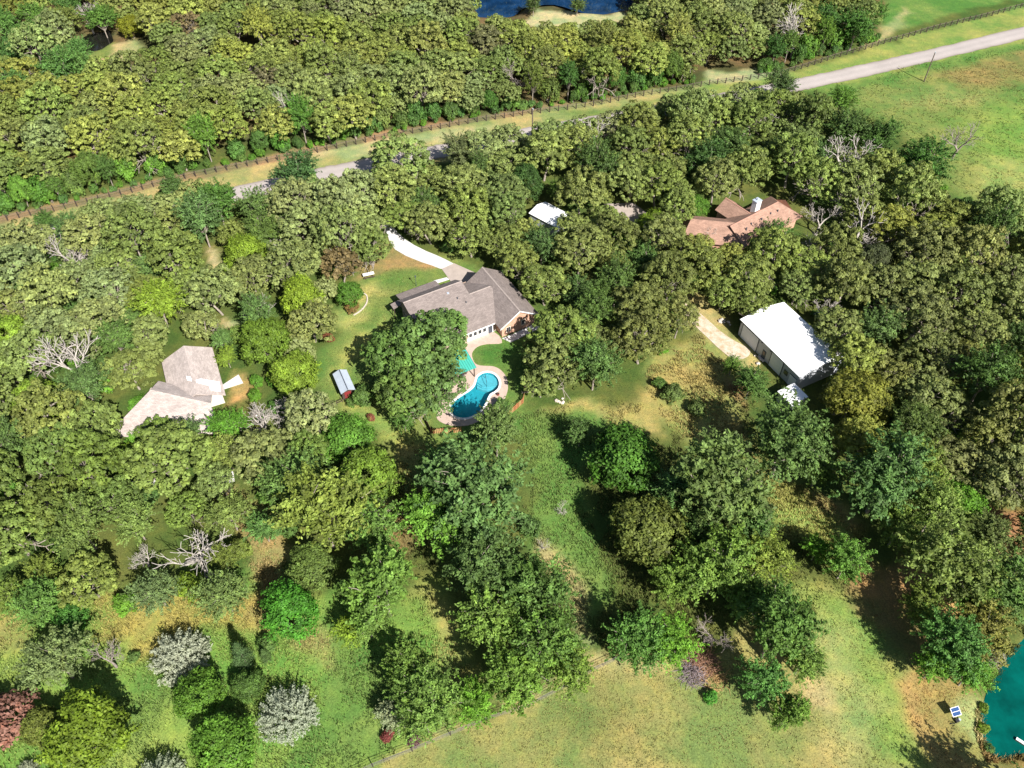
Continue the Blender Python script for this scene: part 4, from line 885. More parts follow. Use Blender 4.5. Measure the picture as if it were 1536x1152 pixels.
def dense_proto(seed, R=5.0, clumps=330, leaves=30, size=.19, hc_f=.95, vz_f=.85, mat='leaf', rr0=.55):
    """dense rounded crown of fine bright leaf clumps"""
    rg = np.random.default_rng(seed); hc, vz = hc_f * R, vz_f * R
    d = unit(rg, clumps); d[:, 2] = np.where(d[:, 2] < -.5, -d[:, 2], d[:, 2])
    bumps = unit(rg, 18); bump = (np.maximum(0, d @ bumps.T) ** 8).max(1)
    c = d * np.array([R, R, vz]) * ((.62 + .34 * bump) * rg.uniform(.78, 1.06, clumps))[:, None]
    C = []; N = []; LV = []
    for i in range(clumps):
        m = int(leaves * rg.uniform(.7, 1.3)); e = unit(rg, m); C.append(c[i] + e * rr0 * R / 5 * 1.1 * rg.uniform(.5, 1.1, (m, 1))); N.append(e * .5 + d[i] * .5 + rg.normal(size=(m, 3)) * .4 + np.array([0, 0, .3])); LV.append(np.full(m, rg.random()) * .6 + rg.random(m) * .4)
    C = np.concatenate(C) + np.array([0, 0, hc]); C[:, 2] = np.maximum(C[:, 2], .1)
    crown = leaf_mesh('crown', C, np.concatenate(N), rg.uniform(.7, 1.35, len(C)) * size, rg, M[mat], .6, np.concatenate(LV))
    segs, _ = branches(rg, hc * 1.2, .18, 2, .55, (3, 4), .72, .1)
    return crown, wood_mesh('trunk', clamp(segs, hc, R, vz), M['bark'])
def silver_proto(seed, R=4.0, stems=260, leaves=34):
    """silver-grey shrub: many upright plumes fanning out of one root"""
    rg = np.random.default_rng(seed); C = []; N = []; LV = []; segs = []
    for k in range(stems):
        a = rg.random() * 6.283; t = math.acos(1 - rg.random() * .92); d = np.array([math.sin(t) * math.cos(a), math.sin(t) * math.sin(a), math.cos(t) * 1.1 + .15]); L = R * rg.uniform(.8, 1.1)
        m = int(leaves * rg.uniform(.7, 1.3)); s = .55 + .45 * rg.random(m) ** .7; w = .22 * (1.15 - s)[:, None] + .05
        C.append(d * L * s[:, None] + rg.normal(size=(m, 3)) * w + np.array([0, 0, .25])); N.append(rg.normal(size=(m, 3)) * .6 + np.array([0, 0, .5]) + d * .4); LV.append(np.full(m, rg.random()) * .5 + s * .5)
        if k % 4 == 0: segs.append((np.zeros(3), .03, d * L * .6 + np.array([0, 0, .25]), .015))
    C = np.concatenate(C); C[:, 2] = np.maximum(C[:, 2], .1)
    return leaf_mesh('crown', C, np.concatenate(N), rg.uniform(.7, 1.3, len(C)) * .15, rg, M['silver'], .4, np.concatenate(LV)), wood_mesh('trunk', segs, M['bark'], 4)
def cedar_proto(seed, R=2.5, h=7.5):
    rg = np.random.default_rng(seed); C = []; N = []; LV = []
    for k in range(230):
        z = rg.random() ** .8; a = rg.random() * 6.283; rad = R * (1 - z) ** .75 * rg.uniform(.7, 1.08); d = np.array([math.cos(a), math.sin(a), .35]); m = 34; t = rg.random(m)
        C.append(np.array([0, 0, .3 + z * h]) + d * rad * (.45 + .55 * t)[:, None] + rg.normal(size=(m, 3)) * .16); N.append(rg.normal(size=(m, 3)) * .6 + d * .6 + np.array([0, 0, .3])); LV.append(np.full(m, rg.random()) * .6 + rg.random(m) * .4)
    return leaf_mesh('crown', np.concatenate(C), np.concatenate(N), rg.uniform(.7, 1.3, 230 * 34) * .13, rg, M['leaf'], .4, np.concatenate(LV)), wood_mesh('trunk', [(np.array([0, 0, -.2]), .14, np.array([0, 0, h * .9]), .03)], M['bark'])

PROTO = {
 'oak': [oak_proto(100 + k) for k in range(9)],
 'elm': [elm_proto(200 + k) for k in range(6)],
 'tall': [elm_proto(230 + k, hc_f=1.25, vz_f=1.05, sprays=210, slen=.3) for k in range(3)],
 'dense': [dense_proto(300 + k) for k in range(4)],
 'shrub': [dense_proto(340 + k, R=2.0, clumps=90, leaves=26, size=.15, hc_f=.6, vz_f=.75, rr0=.9) for k in range(4)],
 'silver': [silver_proto(400 + k) for k in range(3)],
 'cedar': [cedar_proto(450 + k) for k in range(2)],
 'dryshrub': [dense_proto(360 + k, R=2.0, clumps=90, leaves=26, size=.14, hc_f=.6, vz_f=.75, mat='dryleaf', rr0=.9) for k in range(2)],
}
PR_R = {'oak': 4.7, 'elm': 4.7, 'tall': 4.7, 'dense': 5.0, 'shrub': 2.0, 'silver': 4.0, 'cedar': 2.5, 'dryshrub': 2.0}
HCF = {'oak': 1.15, 'elm': 1.15, 'tall': 1.25, 'dense': .95, 'shrub': .6, 'silver': .5, 'cedar': 1.3, 'dryshrub': .6, 'dead': 1.5}
NAME = {'oak': 'oak_tree', 'elm': 'elm_tree', 'tall': 'elm_tree', 'dense': 'leafy_tree', 'shrub': 'shrub', 'silver': 'silver_shrub', 'cedar': 'cedar_tree', 'dryshrub': 'dry_shrub', 'dead': 'dead_tree'}
CAT = {'oak': 'tree', 'elm': 'tree', 'tall': 'tree', 'dense': 'tree', 'shrub': 'shrub', 'silver': 'shrub', 'cedar': 'tree', 'dryshrub': 'shrub', 'dead': 'dead tree'}
def dead_proto(seed, lean=(0, 0), up=.25, mat='deadwood', depth=5, spread=.52, h=9.0, r=.3):
    rg = np.random.default_rng(seed); segs, _ = branches(rg, h, r, depth, spread, (2, 3), .80, up, lean, .16, .24)
    segs = [(a, max(b, .030), c, max(d, .022)) for a, b, c, d in segs]
    tr = segs[:3]; br = segs[3:]
    P = np.array([s[2] for s in segs]); rad = np.percentile(np.hypot(P[:, 0] - lean[0] * h * .5, P[:, 1] - lean[1] * h * .5), 84)
    return wood_mesh('branches', br, M[mat], 4), wood_mesh('trunk', tr, M[mat], 6), rad
PROTO['dead'] = [dead_proto(500 + k) for k in range(5)]; PROTO['dark_dead'] = [dead_proto(520, mat='darkwood', depth=5), dead_proto(521, mat='darkwood', depth=5)]
PROTO['fallen'] = [dead_proto(530, (1.2, .3), .1, depth=5), dead_proto(531, (-.9, .9), .1, depth=5)]

TREES = []
trng = random.Random(11)
def tint(c, v=.12):
    k = trng.uniform(1 - v, 1 + v); return (c[0] * k * trng.uniform(.92, 1.08), c[1] * k, c[2] * k * trng.uniform(.85, 1.15), 1)
def crown_place(kind, cx, cy, rpx):
    r = rpx / PR(*G(cx, cy, 5), 5)[2]
    for _ in range(3): hc = HCF.get(kind, 1.5) * r; x, y = G(cx, cy, hc); r = rpx / PR(x, y, hc)[2]
    return x, y, r
def plant(kind, x, y, r, col, label=None, group=None, squash=1.0, proto=None, px=None):
    base = kind
    if kind in ('dead', 'dark_dead', 'fallen'): P = PROTO[kind]; base = 'dead'
    else: P = PROTO[kind]
    p = P[trng.randrange(len(P))] if proto is None else P[proto % len(P)]
    R0 = p[2] if base == 'dead' else PR_R[kind]
    o = empty(NAME[base], (x, y, gz_at(x, y)), trng.uniform(0, 6.283) if kind != 'fallen' else 0.0)
    s = r / R0; o.scale = (s * trng.uniform(.93, 1.07), s * trng.uniform(.93, 1.07), s * squash)
    c = link('branches' if base == 'dead' else 'crown', p[0], None, o); c.color = col
    if p[1] is not None: t = link('trunk', p[1], None, o); t.color = col
    hc = HCF.get(base, 1) * r * squash; q = PR(x, y, hc); TREES.append(dict(o=o, kind=base, px=(q[0], q[1]), r=r * q[2], label=label, group=group, col=col, x=x, y=y, rm=r))
    o['category'] = CAT[base]
    if label: o['label'] = label
    if group: o['group'] = group
    return o
def T(kind, cx, cy, rpx, col, label=None, group=None, **k):
    b = 'dead' if kind in ('dark_dead', 'fallen') else kind
    x, y, r = crown_place(b, cx, cy, rpx); return plant(kind, x, y, r, tint(col, .06), label, group, **k)

# leaf colours of the real plants
OAK = (.162, .208, .054); OAKY = (.196, .232, .054); OAKP = (.190, .235, .082); OAKD = (.120, .165, .044); OAKB = (.170, .130, .062)
ELM = (.112, .190, .034); ELMO = (.145, .205, .044); ELMD = (.080, .150, .036); BRI = (.105, .235, .028); BRIY = (.155, .240, .026); MID = (.098, .180, .042); GREY = (.130, .178, .056); SIL = (.28, .30, .235); CED = (.085, .140, .045)
A = 'single trees standing in the near meadow'
HAND = [
 # --- bottom left
 ('elm', 85, 990, 50, GREY, 'grey-green rounded tree left of the twiggy dark shrub, near left edge'), ('dark_dead', 162, 985, 24, SIL, 'dark twiggy half-bare shrub right of the grey-green rounded tree'),
 ('dense', 132, 1100, 70, BRIY, 'broad bright yellow-green tree in the bottom left corner'), ('dryshrub', 12, 1080, 46, (0.250, 0.120, 0.090), 'reddish brown dry bush cut by the left edge of the picture'),
 ('dense', 62, 1090, 34, (0.163, 0.195, 0.036), 'yellowish bush between the reddish bush and the bright corner tree'), ('silver', 270, 985, 44, SIL, 'silvery white shrub with its dark shadow above, upper of the two'),
 ('silver', 432, 1072, 49, SIL, 'round silvery white shrub on bright grass, lower right of the two'), ('silver', 240, 1172, 40, SIL, 'silvery shrub half below the bottom edge of the picture'),
 ('dense', 300, 1045, 44, BRI, 'mid green bush just below the upper silvery shrub'), ('dense', 372, 1030, 30, MID, 'small green bush between the two silvery shrubs'), ('cedar', 364, 985, 22, CED, 'dark narrow cedar right of the upper silvery shrub'),
 ('dense', 338, 1118, 58, BRI, 'dark bright-green leafy tree left of the lower silvery shrub'), ('dense', 436, 915, 53, (0.075, 0.260, 0.024), 'vivid green round tree with black shadow at its upper left'), ('shrub', 400, 968, 18, MID, 'little green shrub below the vivid green round tree'), ('cedar', 398, 985, 12, CED, 'tiny dark cedar on the grass below the vivid green tree'),
 ('dense', 105, 922, 32, (0.088, 0.234, 0.036), 'bright green bush over a dark hollow at the wood edge'), ('elm', 60, 900, 42, MID, 'green tree at the wood edge near the left side'), ('shrub', 186, 905, 20, BRI, 'small green bush at the edge of the golden grass'), ('elm', 235, 885, 36, GREY, 'grey-green bush bordering the golden grass'), ('shrub', 285, 878, 26, BRIY, 'yellow-green bush below the big fallen dead tree'), ('elm', 335, 890, 42, GREY, 'wide grey-green bush with the golden grass below it'), ('oak', 130, 870, 44, OAKY, 'yellowish oak above the bright bush at left wood edge'),
 ('shrub', 200, 985, 10, MID, 'tiny weed clump in the golden grass'), ('silver', 40, 1158, 18, SIL, 'small silvery tuft in the extreme bottom left'),
 # --- left of centre cluster
 ('elm', 485, 770, 72, ELMO, 'large olive-green feathery tree left of the meadow path'), ('dense', 545, 720, 56, BRIY, 'yellow-green tree above the dry slope left of centre'), ('dense', 520, 660, 48, BRI, 'bright green tree just below the small garden shed'), ('elm', 560, 790, 48, MID, 'green tree at the right tip of the left wood'), ('elm', 440, 720, 50, MID, 'green tree between the leaning dead tree and the olive feathery tree'), ('dense', 470, 850, 42, ELMO, 'olive bush above the vivid green round tree'), ('shrub', 545, 595, 22, MID, 'small round tree beside the garden shed'), ('shrub', 527, 603, 10, MID, 'low bush at the corner of the garden shed'),
 ('dense', 525, 440, 24, BRI, 'bright green garden bush inside the curved stone edging'), ('dryshrub', 528, 462, 12, (0.190, 0.120, 0.040), 'brown flowering bush at the end of the stone edging'), ('oak', 511, 398, 30, OAKB, 'brownish oak with a red top left of the picnic table'), ('dryshrub', 508, 378, 9, (0.340, 0.050, 0.060), 'crimson leafy spray on top of the brownish oak'), ('dryshrub', 493, 507, 10, (0.220, 0.090, 0.050), 'rusty bush at the left edge of the lawn'),
 ('dryshrub', 556, 626, 8, (0.250, 0.100, 0.070), 'small pinkish brown bush on the lawn left of the big oak'),
 # --- yard
 ('oak', 640, 520, 56, (.098, .168, .042), 'big green oak in front of the grey-brown roof'), ('oak', 597, 540, 50, (.098, .168, .042), 'left crown of the big oak group shading the lawn'), ('oak', 650, 582, 45, (.098, .168, .042), 'oak overhanging the left side of the pool'), ('oak', 608, 595, 42, (.098, .168, .042), 'lower left oak of the group beside the pool'), ('elm', 606, 630, 22, (0.094, 0.182, 0.036), 'small tree under the lower edge of the yard oaks'), ('oak', 672, 494, 30, (0.125, 0.215, 0.048), 'small light crown touching the house eave'),
 ('elm', 745, 650, 42, (0.106, 0.163, 0.042), 'dark olive tree just below the pool'), ('shrub', 752, 608, 14, MID, 'low bush at the right lower rim of the pool'),
 # --- central cluster
 ('elm', 722, 742, 82, (0.088, 0.150, 0.040), 'big dark olive tree in the middle below the pool'), ('elm', 655, 780, 52, BRI, 'brighter green feathery tree left of the big dark olive tree'), ('shrub', 600, 740, 10, OAKD, 'dark weed clump on the dry slope'),
 ('tall', 575, 880, 66, ELM, 'tall dark green tree left of the central clump'), ('elm', 522, 945, 26, BRIY, 'yellow-green bush left of the tall dark green tree'), ('tall', 608, 1000, 42, ELM, 'dark tree above the red shrub at bottom centre'), ('elm', 640, 1055, 58, ELM, 'dark green tree by the wire fence, bottom centre'), ('elm', 588, 1075, 26, (0.250, 0.286, 0.144), 'pale grey-green bush left of the dark tree at wire fence'), ('dryshrub', 581, 1103, 12, (.16, .045, .035), 'dark red shrub at the corner of the wire fence'), ('dryshrub', 622, 1112, 12, (0.170, 0.100, 0.090), 'purplish brown shrub beside the wire fence'),
 ('elm', 725, 850, 66, (0.077, 0.137, 0.040), 'dark upper tree of the central clump'), ('elm', 800, 885, 66, (0.085, 0.150, 0.036), 'right upper tree of the central clump'), ('elm', 735, 935, 58, ELM, 'left middle tree of the central clump'), ('elm', 815, 965, 62, (0.083, 0.156, 0.032), 'right middle tree of the central clump'), ('elm', 850, 1000, 44, ELM, 'lower right tree of the central clump above the field'), ('tall', 775, 1020, 56, ELM, 'lowest tree of the central clump at the field edge'), ('elm', 715, 1055, 34, BRI, 'bright bush at the wire fence below the central clump'),
 ('shrub', 795, 790, 20, ELMD, 'dark bush at the left edge of the bright meadow'), ('dead', 838, 760, 12, SIL, 'small grey dead bush in the bright meadow'), ('dead', 815, 815, 10, SIL, 'tiny pale dead stem beside the central clump'),
 # --- right of meadow
 ('dense', 935, 690, 62, (0.088, 0.202, 0.026), 'round rich green tree right of the bright meadow'), ('elm', 870, 650, 24, ELMD, 'small dark tree in the shadow above the rich green tree'), ('dense', 968, 800, 64, (0.131, 0.169, 0.040), 'round olive tree below the rich green tree'), ('tall', 1078, 722, 84, (0.094, 0.150, 0.036), 'wide feathery tree right of the rich green tree'), ('elm', 1010, 740, 40, ELMD, 'dark tree between the rich green and the wide feathery tree'),
 ('elm', 1178, 662, 66, (0.094, 0.156, 0.040), 'big dark olive tree below the white workshop'), ('elm', 1126, 574, 32, (0.088, 0.156, 0.036), 'green tree in front of the workshop wall'), ('elm', 1098, 548, 18, ELM, 'low green tree beside the end of the gravel track'), ('shrub', 1010, 590, 18, OAKD, 'dark bush in the dry rough grass'), ('shrub', 1046, 612, 16, OAKD, 'small bush on the dry slope left of the workshop tree'), ('shrub', 990, 575, 12, MID, 'little weed clump in the dry grass right of the centre oaks'),
 ('elm', 960, 962, 48, (0.081, 0.176, 0.030), 'green tree at the upper edge of the mown field'), ('elm', 1012, 968, 38, BRI, 'bright tree left of the brush pile'), ('elm', 1075, 850, 62, ELM, 'dark green tree above the brush pile'), ('elm', 1138, 838, 46, (0.150, 0.195, 0.030), 'yellow-green tree right of the dark tree above the brush pile'), ('elm', 1050, 800, 36, ELMD, 'dark tree in the shade right of the round olive tree'), ('tall', 1165, 940, 72, (0.069, 0.137, 0.031), 'tall dark tree standing on the field edge right of the brush pile'), ('elm', 1120, 900, 42, ELM, 'left shoulder tree of the tall dark field-edge tree'), ('elm', 1150, 1020, 40, (0.075, 0.169, 0.031), 'lower tree under the tall dark field-edge tree'), ('tall', 1188, 1072, 36, ELM, 'lowest slim tree trailing into the mown field'), ('elm', 1205, 990, 36, ELM, 'right shoulder tree of the tall dark field-edge tree'),
 ('dark_dead', 1068, 945, 26, SIL, 'bare grey twiggy bush just above the brush pile'), ('shrub', 1066, 1046, 12, (0.075, 0.260, 0.036), 'bright green weed just below the brush pile'),
 ('elm', 1270, 842, 38, (0.094, 0.208, 0.030), 'bright green tree above the worn bare ground'), ('elm', 1225, 825, 22, BRI, 'small bright bush left of the tree above the worn ground'), ('elm', 1330, 715, 72, (0.081, 0.150, 0.036), 'dark feathery tree right of the shaded gap'), ('dense', 1440, 750, 38, (0.106, 0.260, 0.026), 'bright lime-green tree in the dark right-hand wood'), ('elm', 1425, 845, 68, (0.119, 0.163, 0.036), 'olive tree above the bare tan patch near the pond'), ('elm', 1400, 770, 44, ELMO, 'tree behind the olive tree near the pond'), ('dense', 1285, 600, 54, (0.200, 0.215, 0.036), 'yellowish oak right of the small white shed'), ('oak', 1290, 660, 40, OAKY, 'yellow-green oak below the yellowish oak'),
 ('elm', 1420, 965, 52, (0.075, 0.176, 0.036), 'green tree on the pond bank left of the grey reeds'), ('elm', 1475, 945, 46, (0.156, 0.169, 0.042), 'olive-brown tree overhanging the pond'), ('elm', 1455, 1010, 34, BRI, 'bright bush at the waterline of the teal pond'), ('silver', 1490, 985, 18, (.30,.28,.25), 'pale grey reeds hanging over the teal pond'), ('elm', 1510, 880, 50, ELMD, 'dark tree by the right edge above the pond'), ('elm', 1480, 800, 34, OAKD, 'dark tree beside the red earth at right edge'),
 ('elm', 1560, 1240, 70, ELMD, 'tree below the frame whose shadow falls on the pond bank'), ('shrub', 1478, 1060, 9, BRIY, 'grass clump on the bank left of the teal pond'), ('shrub', 1476, 1090, 10, BRIY, 'yellow-green clump at the lower bank of the teal pond'), ('shrub', 1484, 1120, 9, MID, 'green clump at the lower left corner of the teal pond'),
 # --- upper right, along the field
 ('elm', 1172, 126, 26, (0.075, 0.130, 0.036), 'dark tree jutting into the road bend'), ('elm', 1262, 150, 26, (0.106, 0.208, 0.034), 'bright bushes at the corner of field and road'), ('elm', 1270, 195, 40, (0.062, 0.117, 0.029), 'dark green tree at the wood corner by the field'), ('elm', 1320, 210, 36, (0.062, 0.130, 0.029), 'dark tree left of the bare tree in the field'), ('elm', 1385, 250, 44, (0.062, 0.143, 0.029), 'dark green tree at the field corner below the bare tree'), ('elm', 1060, 240, 40, (0.062, 0.117, 0.029), 'dark green tree behind the terracotta house'), ('dense', 1045, 310, 20, BRI, 'bright green tree at the left end of the terracotta house'), ('dense', 978, 335, 26, (0.150, 0.247, 0.024), 'bright yellow-green tree right of the little parking pad'), ('elm', 1165, 354, 30, (0.075, 0.156, 0.031), 'green tree in front of the terracotta roof'), ('dense', 1310, 395, 36, (0.075, 0.098, 0.042), 'dark grey-green round tree beside the red bush'), ('dryshrub', 1268, 415, 13, (.25, .05, .04), 'crimson bush among the oaks right of the workshop'), ('dense', 790, 272, 32, (0.062, 0.124, 0.029), 'smooth dark green tree behind the white outbuilding'), ('elm', 840, 285, 24, ELM, 'dark tree right behind the white outbuilding'),
 ('elm', 445, 258, 40, (0.056, 0.124, 0.034), 'dark green tree standing in front of the road at left'), ('oak', 600, 242, 44, (0.169, 0.240, 0.078), 'pale green oak hiding the road near its middle'), ('elm', 325, 300, 38, (0.075, 0.169, 0.036), 'green tree below the road at the left'), ('elm', 262, 285, 24, (0.081, 0.156, 0.042), 'small green tree below the left end of the fence'), ('elm', 65, 332, 20, ELMD, 'dark bush in front of the left end of the fence'), ('elm', 690, 225, 32, (0.100, 0.130, 0.048), 'dark-edged tree where the road disappears'), ('dense', 400, 510, 46, BRIY, 'bright yellow-green tree left of the leaning grey dead tree'), ('elm', 340, 535, 20, BRIY, 'slim bright tree at the right corner of the tan roof'), ('elm', 345, 640, 34, BRI, 'bright tree right of the lower tan roof'), ('oak', 252, 694, 58, OAK, 'wide oak overlapping the lower edge of the tan roof'), ('elm', 340, 680, 30, OAKY, 'oak at the lower right corner of the tan-roofed house'),
 ('oak', 226, 500, 30, OAKP, 'oak touching the upper left corner of the tan roof'), ('oak', 196, 556, 36, OAK, 'oak left of the upper tan roof'), ('oak', 300, 488, 26, OAKP, 'oak above the ridge of the tan roof'), ('oak', 138, 640, 46, OAK, 'oak left of the lower tan roof'), ('shrub', 208, 606, 18, BRI, 'bush in the notch between the two tan roofs'), ('elm', 345, 770, 34, ELMO, 'olive tree beside the brown bare patch below the tan house'), ('elm', 395, 790, 30, MID, 'green tree right of the brown bare patch'), ('oak', 320, 722, 30, OAK, 'oak between the two white patios'),
 ('oak', 1046, 372, 26, OAKY, 'yellow-green oak overlapping the lower left of the terracotta roof'), ('oak', 1094, 392, 28, OAKY, 'oak below the middle of the terracotta roof'), ('oak', 1010, 352, 22, OAKY, 'oak at the left tip of the terracotta roof'), ('oak', 862, 345, 28, OAKY, 'oak right of the white outbuilding'), ('oak', 790, 352, 26, OAKY, 'oak left of and below the white outbuilding'),
 ('oak', 556, 370, 30, OAK, 'oak with its trunk on the lawn left of the white driveway'),
 # --- dead trees
 ('fallen', 240, 785, 80, SIL, 'big pale dead tree with spreading bare limbs at left'), ('fallen', 395, 612, 48, SIL, 'leaning grey dead tree right of the tan house'), ('dead', 430, 600, 30, SIL, 'second bare grey tree next to the leaning dead one'), ('dead', 382, 445, 30, SIL, 'pale dead tree above the tan house'), ('dead', 112, 535, 40, SIL, 'pale dead tree left of the tan roof'), ('dead', 428, 158, 30, SIL, 'grey dead tree in the wood beyond the fence'), ('dead', 1198, 45, 28, SIL, 'white dead tree near the road fence at upper right'), ('dark_dead', 1442, 205, 24, SIL, 'bare brown tree standing alone in the field'), ('dead', 1275, 238, 34, SIL, 'grey dead tree between oaks near the field'), ('dead', 1235, 318, 28, SIL, 'grey dead tree right of the terracotta house'), ('dead', 1292, 330, 42, SIL, 'large pale dead tree right of the terracotta house'), ('dead', 1212, 358, 24, SIL, 'pale dead branches in front of the terracotta house end'), ('dead', 888, 208, 26, SIL, 'grey bare tree among oaks near the middle of the road'), ('dark_dead', 776, 112, 24, SIL, 'dull grey bare tree in the far wood edge'), ('dead', 1158, 178, 20, SIL, 'greyish bare crown right of centre below the road'), ('dead', 95, 380, 34, SIL, 'grey bare crowns at far left below the road'), ('dead', 420, 375, 24, SIL, 'grey bare crown left of the driveway'), ('dead', 468, 82, 14, SIL, 'small pale dead tree in the middle of the far wood'), ('dead', 1065, 205, 18, SIL, 'thin grey bare tree above the terracotta house'), ('dead', 1072, 352, 14, SIL, 'thin bare tree whose shadow crosses the terracotta roof'), ('dead', 60, 735, 26, SIL, 'pale bare limbs in the oak at lower left'), ('dead', 215, 835, 18, SIL, 'small grey dead brush below the big dead tree'), ('dead', 1235, 470, 20, SIL, 'bent pale dead tree behind the workshop'), ('dead', 130, 22, 18, SIL, 'white leaning dead trunk at the top left'), ('dead', 1060, 372, 18, SIL, 'blackened bare tree below the terracotta roof'),
 ('oak', 278, 40, 24, OAKB, 'brownish crown at the top left of the far wood'), ('oak', 400, 126, 26, (0.138, 0.130, 0.060), 'dull brown crown above the grey dead tree'), ('oak', 728, 66, 28, (0.125, 0.130, 0.060), 'brownish crown below the blue pond'), ('dense', 195, 38, 20, (0.213, 0.247, 0.024), 'yellow tree beside the dark pond'), ('elm', 150, 25, 26, (0.088, 0.182, 0.030), 'green tree behind the dark pond'), ('elm', 800, 6, 16, (0.088, 0.130, 0.036), 'tree standing on the bank of the blue pond'), ('elm', 866, 8, 14, (0.088, 0.130, 0.036), 'second tree on the bank of the blue pond'), ('elm', 1285, 40, 32, (0.062, 0.150, 0.026), 'dark green tree at the right end of the far wood'), ('elm', 1240, 30, 30, (0.056, 0.130, 0.026), 'dark green tree left of the far wood end'), ('elm', 1315, 20, 20, (0.062, 0.150, 0.026), 'small green tree at the very end of the far wood'),
 # --- crowns that hide the road and stand close to the buildings
 ('oak', 150, 326, 30, OAKP, 'grey-green oak along the near side of the road, first from left'),
 ('oak', 205, 316, 28, OAKP, 'grey-green oak along the near side of the road, second from left'),
 ('oak', 292, 296, 26, OAKP, 'grey-green oak along the near side of the road, third from left'),
 ('oak', 720, 222, 30, OAKP, 'grey-green oak along the near side of the road, fourth from left'),
 ('oak', 762, 214, 28, OAKP, 'grey-green oak along the near side of the road, fifth from left'),
 ('oak', 826, 205, 28, OAKP, 'grey-green oak along the near side of the road, sixth from left'),
 ('oak', 872, 200, 26, OAKP, 'grey-green oak along the near side of the road, seventh from left'),
 ('oak', 918, 190, 26, OAKP, 'grey-green oak along the near side of the road, eighth from left'),
 ('oak', 962, 178, 26, OAKP, 'grey-green oak along the near side of the road, ninth from left'),
 ('oak', 1010, 166, 26, OAKP, 'grey-green oak along the near side of the road, tenth from left'),
 ('oak', 1058, 160, 26, OAKP, 'grey-green oak along the near side of the road, eleventh from left'),
 ('oak', 1108, 152, 26, OAKP, 'grey-green oak along the near side of the road, twelfth from left'),
 ('oak', 846, 505, 44, OAK, 'oak shading the concrete walk right of the brick gable'), ('oak', 832, 548, 42, OAK, 'oak shading the little lawn right of the pool'), ('oak', 812, 574, 27, OAK, 'small oak crown above the bright orange fence'), ('oak', 818, 428, 34, OAK, 'oak close behind the brick gable wing'), ('oak', 776, 392, 30, OAK, 'oak at the far corner of the house beside the apron'), ('oak', 706, 356, 32, OAK, 'oak above the middle of the white driveway'), ('oak', 644, 336, 32, OAK, 'oak above the far end of the white driveway'),
 ('oak', 1280, 540, 42, OAKY, 'oak throwing its shadow on the workshop roof'), ('oak', 1256, 496, 36, OAK, 'oak beside the far corner of the workshop'), ('oak', 1268, 590, 26, OAKY, 'yellow-green oak by the near corner of the workshop'), ('oak', 1196, 432, 28, OAK, 'oak behind the far end of the workshop roof'), ('oak', 1125, 450, 30, OAK, 'oak left of the far end of the workshop roof'), ('oak', 1085, 440, 28, OAK, 'oak above the heap of pinkish rocks'),
 ('elm', 1118, 795, 42, ELMD, 'dark tree in the shade between the feathery and yellow-green trees'), ('elm', 1010, 868, 40, ELM, 'dark tree below the round olive tree'), ('elm', 552, 935, 34, ELM, 'dark tree under the tall dark green tree'), ('elm', 660, 700, 36, ELMD, 'dark tree in the shade left of the dark olive tree'), ('elm', 1228, 705, 30, ELM, 'right shoulder of the big dark olive tree below the workshop'), 
 ('elm', 1385, 905, 34, ELMO, 'leafy bush left of the bare tan patch'), ('elm', 1465, 905, 40, ELM, 'dark green tree right of the bare tan patch'), ('elm', 1400, 1000, 30, BRI, 'bright bush on the bank beside the solar panel'), ('elm', 1380, 700, 44, ELMO, 'olive tree behind the lime-green tree'), ('elm', 1350, 790, 40, ELMO, 'olive tree left of the tree behind the pond'),
]
for t in HAND:
    kind, cx, cy, r, col, lab = t
    if kind == 'dense': col = tuple(c * .76 for c in col)
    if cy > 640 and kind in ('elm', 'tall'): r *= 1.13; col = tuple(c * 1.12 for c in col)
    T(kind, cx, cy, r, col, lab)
HANDN = len(TREES)
acc = 0.0
for a, b in zip(wline[:-1], wline[1:]):
    L = math.hypot(b[0] - a[0], b[1] - a[1]); acc += L
    if acc < 4.0: continue
    acc = trng.uniform(-1.2, 1.0); r = trng.uniform(2.5, 3.9); off = r * trng.uniform(.85, 1.15) + 1.2
    x, y = a[0] - (b[1] - a[1]) / L * off, a[1] + (b[0] - a[0]) / L * off; q = PR(x, y, r)
    if not (-70 < q[0] < 1300) or 1040 < q[0] < 1150 or q[1] < -10: continue
    u = trng.random(); kd = 'shrub' if u < .6 else ('dense' if u < .75 else 'elm')
    if kd == 'shrub': r *= .85; off = r + .9
    col = [(.085, .20, .03), (.11, .22, .03), (.10, .17, .035), (.075, .15, .03)][trng.randrange(4)] if q[0] < 560 else [(.07, .15, .03), (.10, .20, .03), (.09, .16, .035), (.12, .17, .04)][trng.randrange(4)]
    plant(kd, x, y, r, tint(col, .12), squash=trng.uniform(1.2, 1.7))

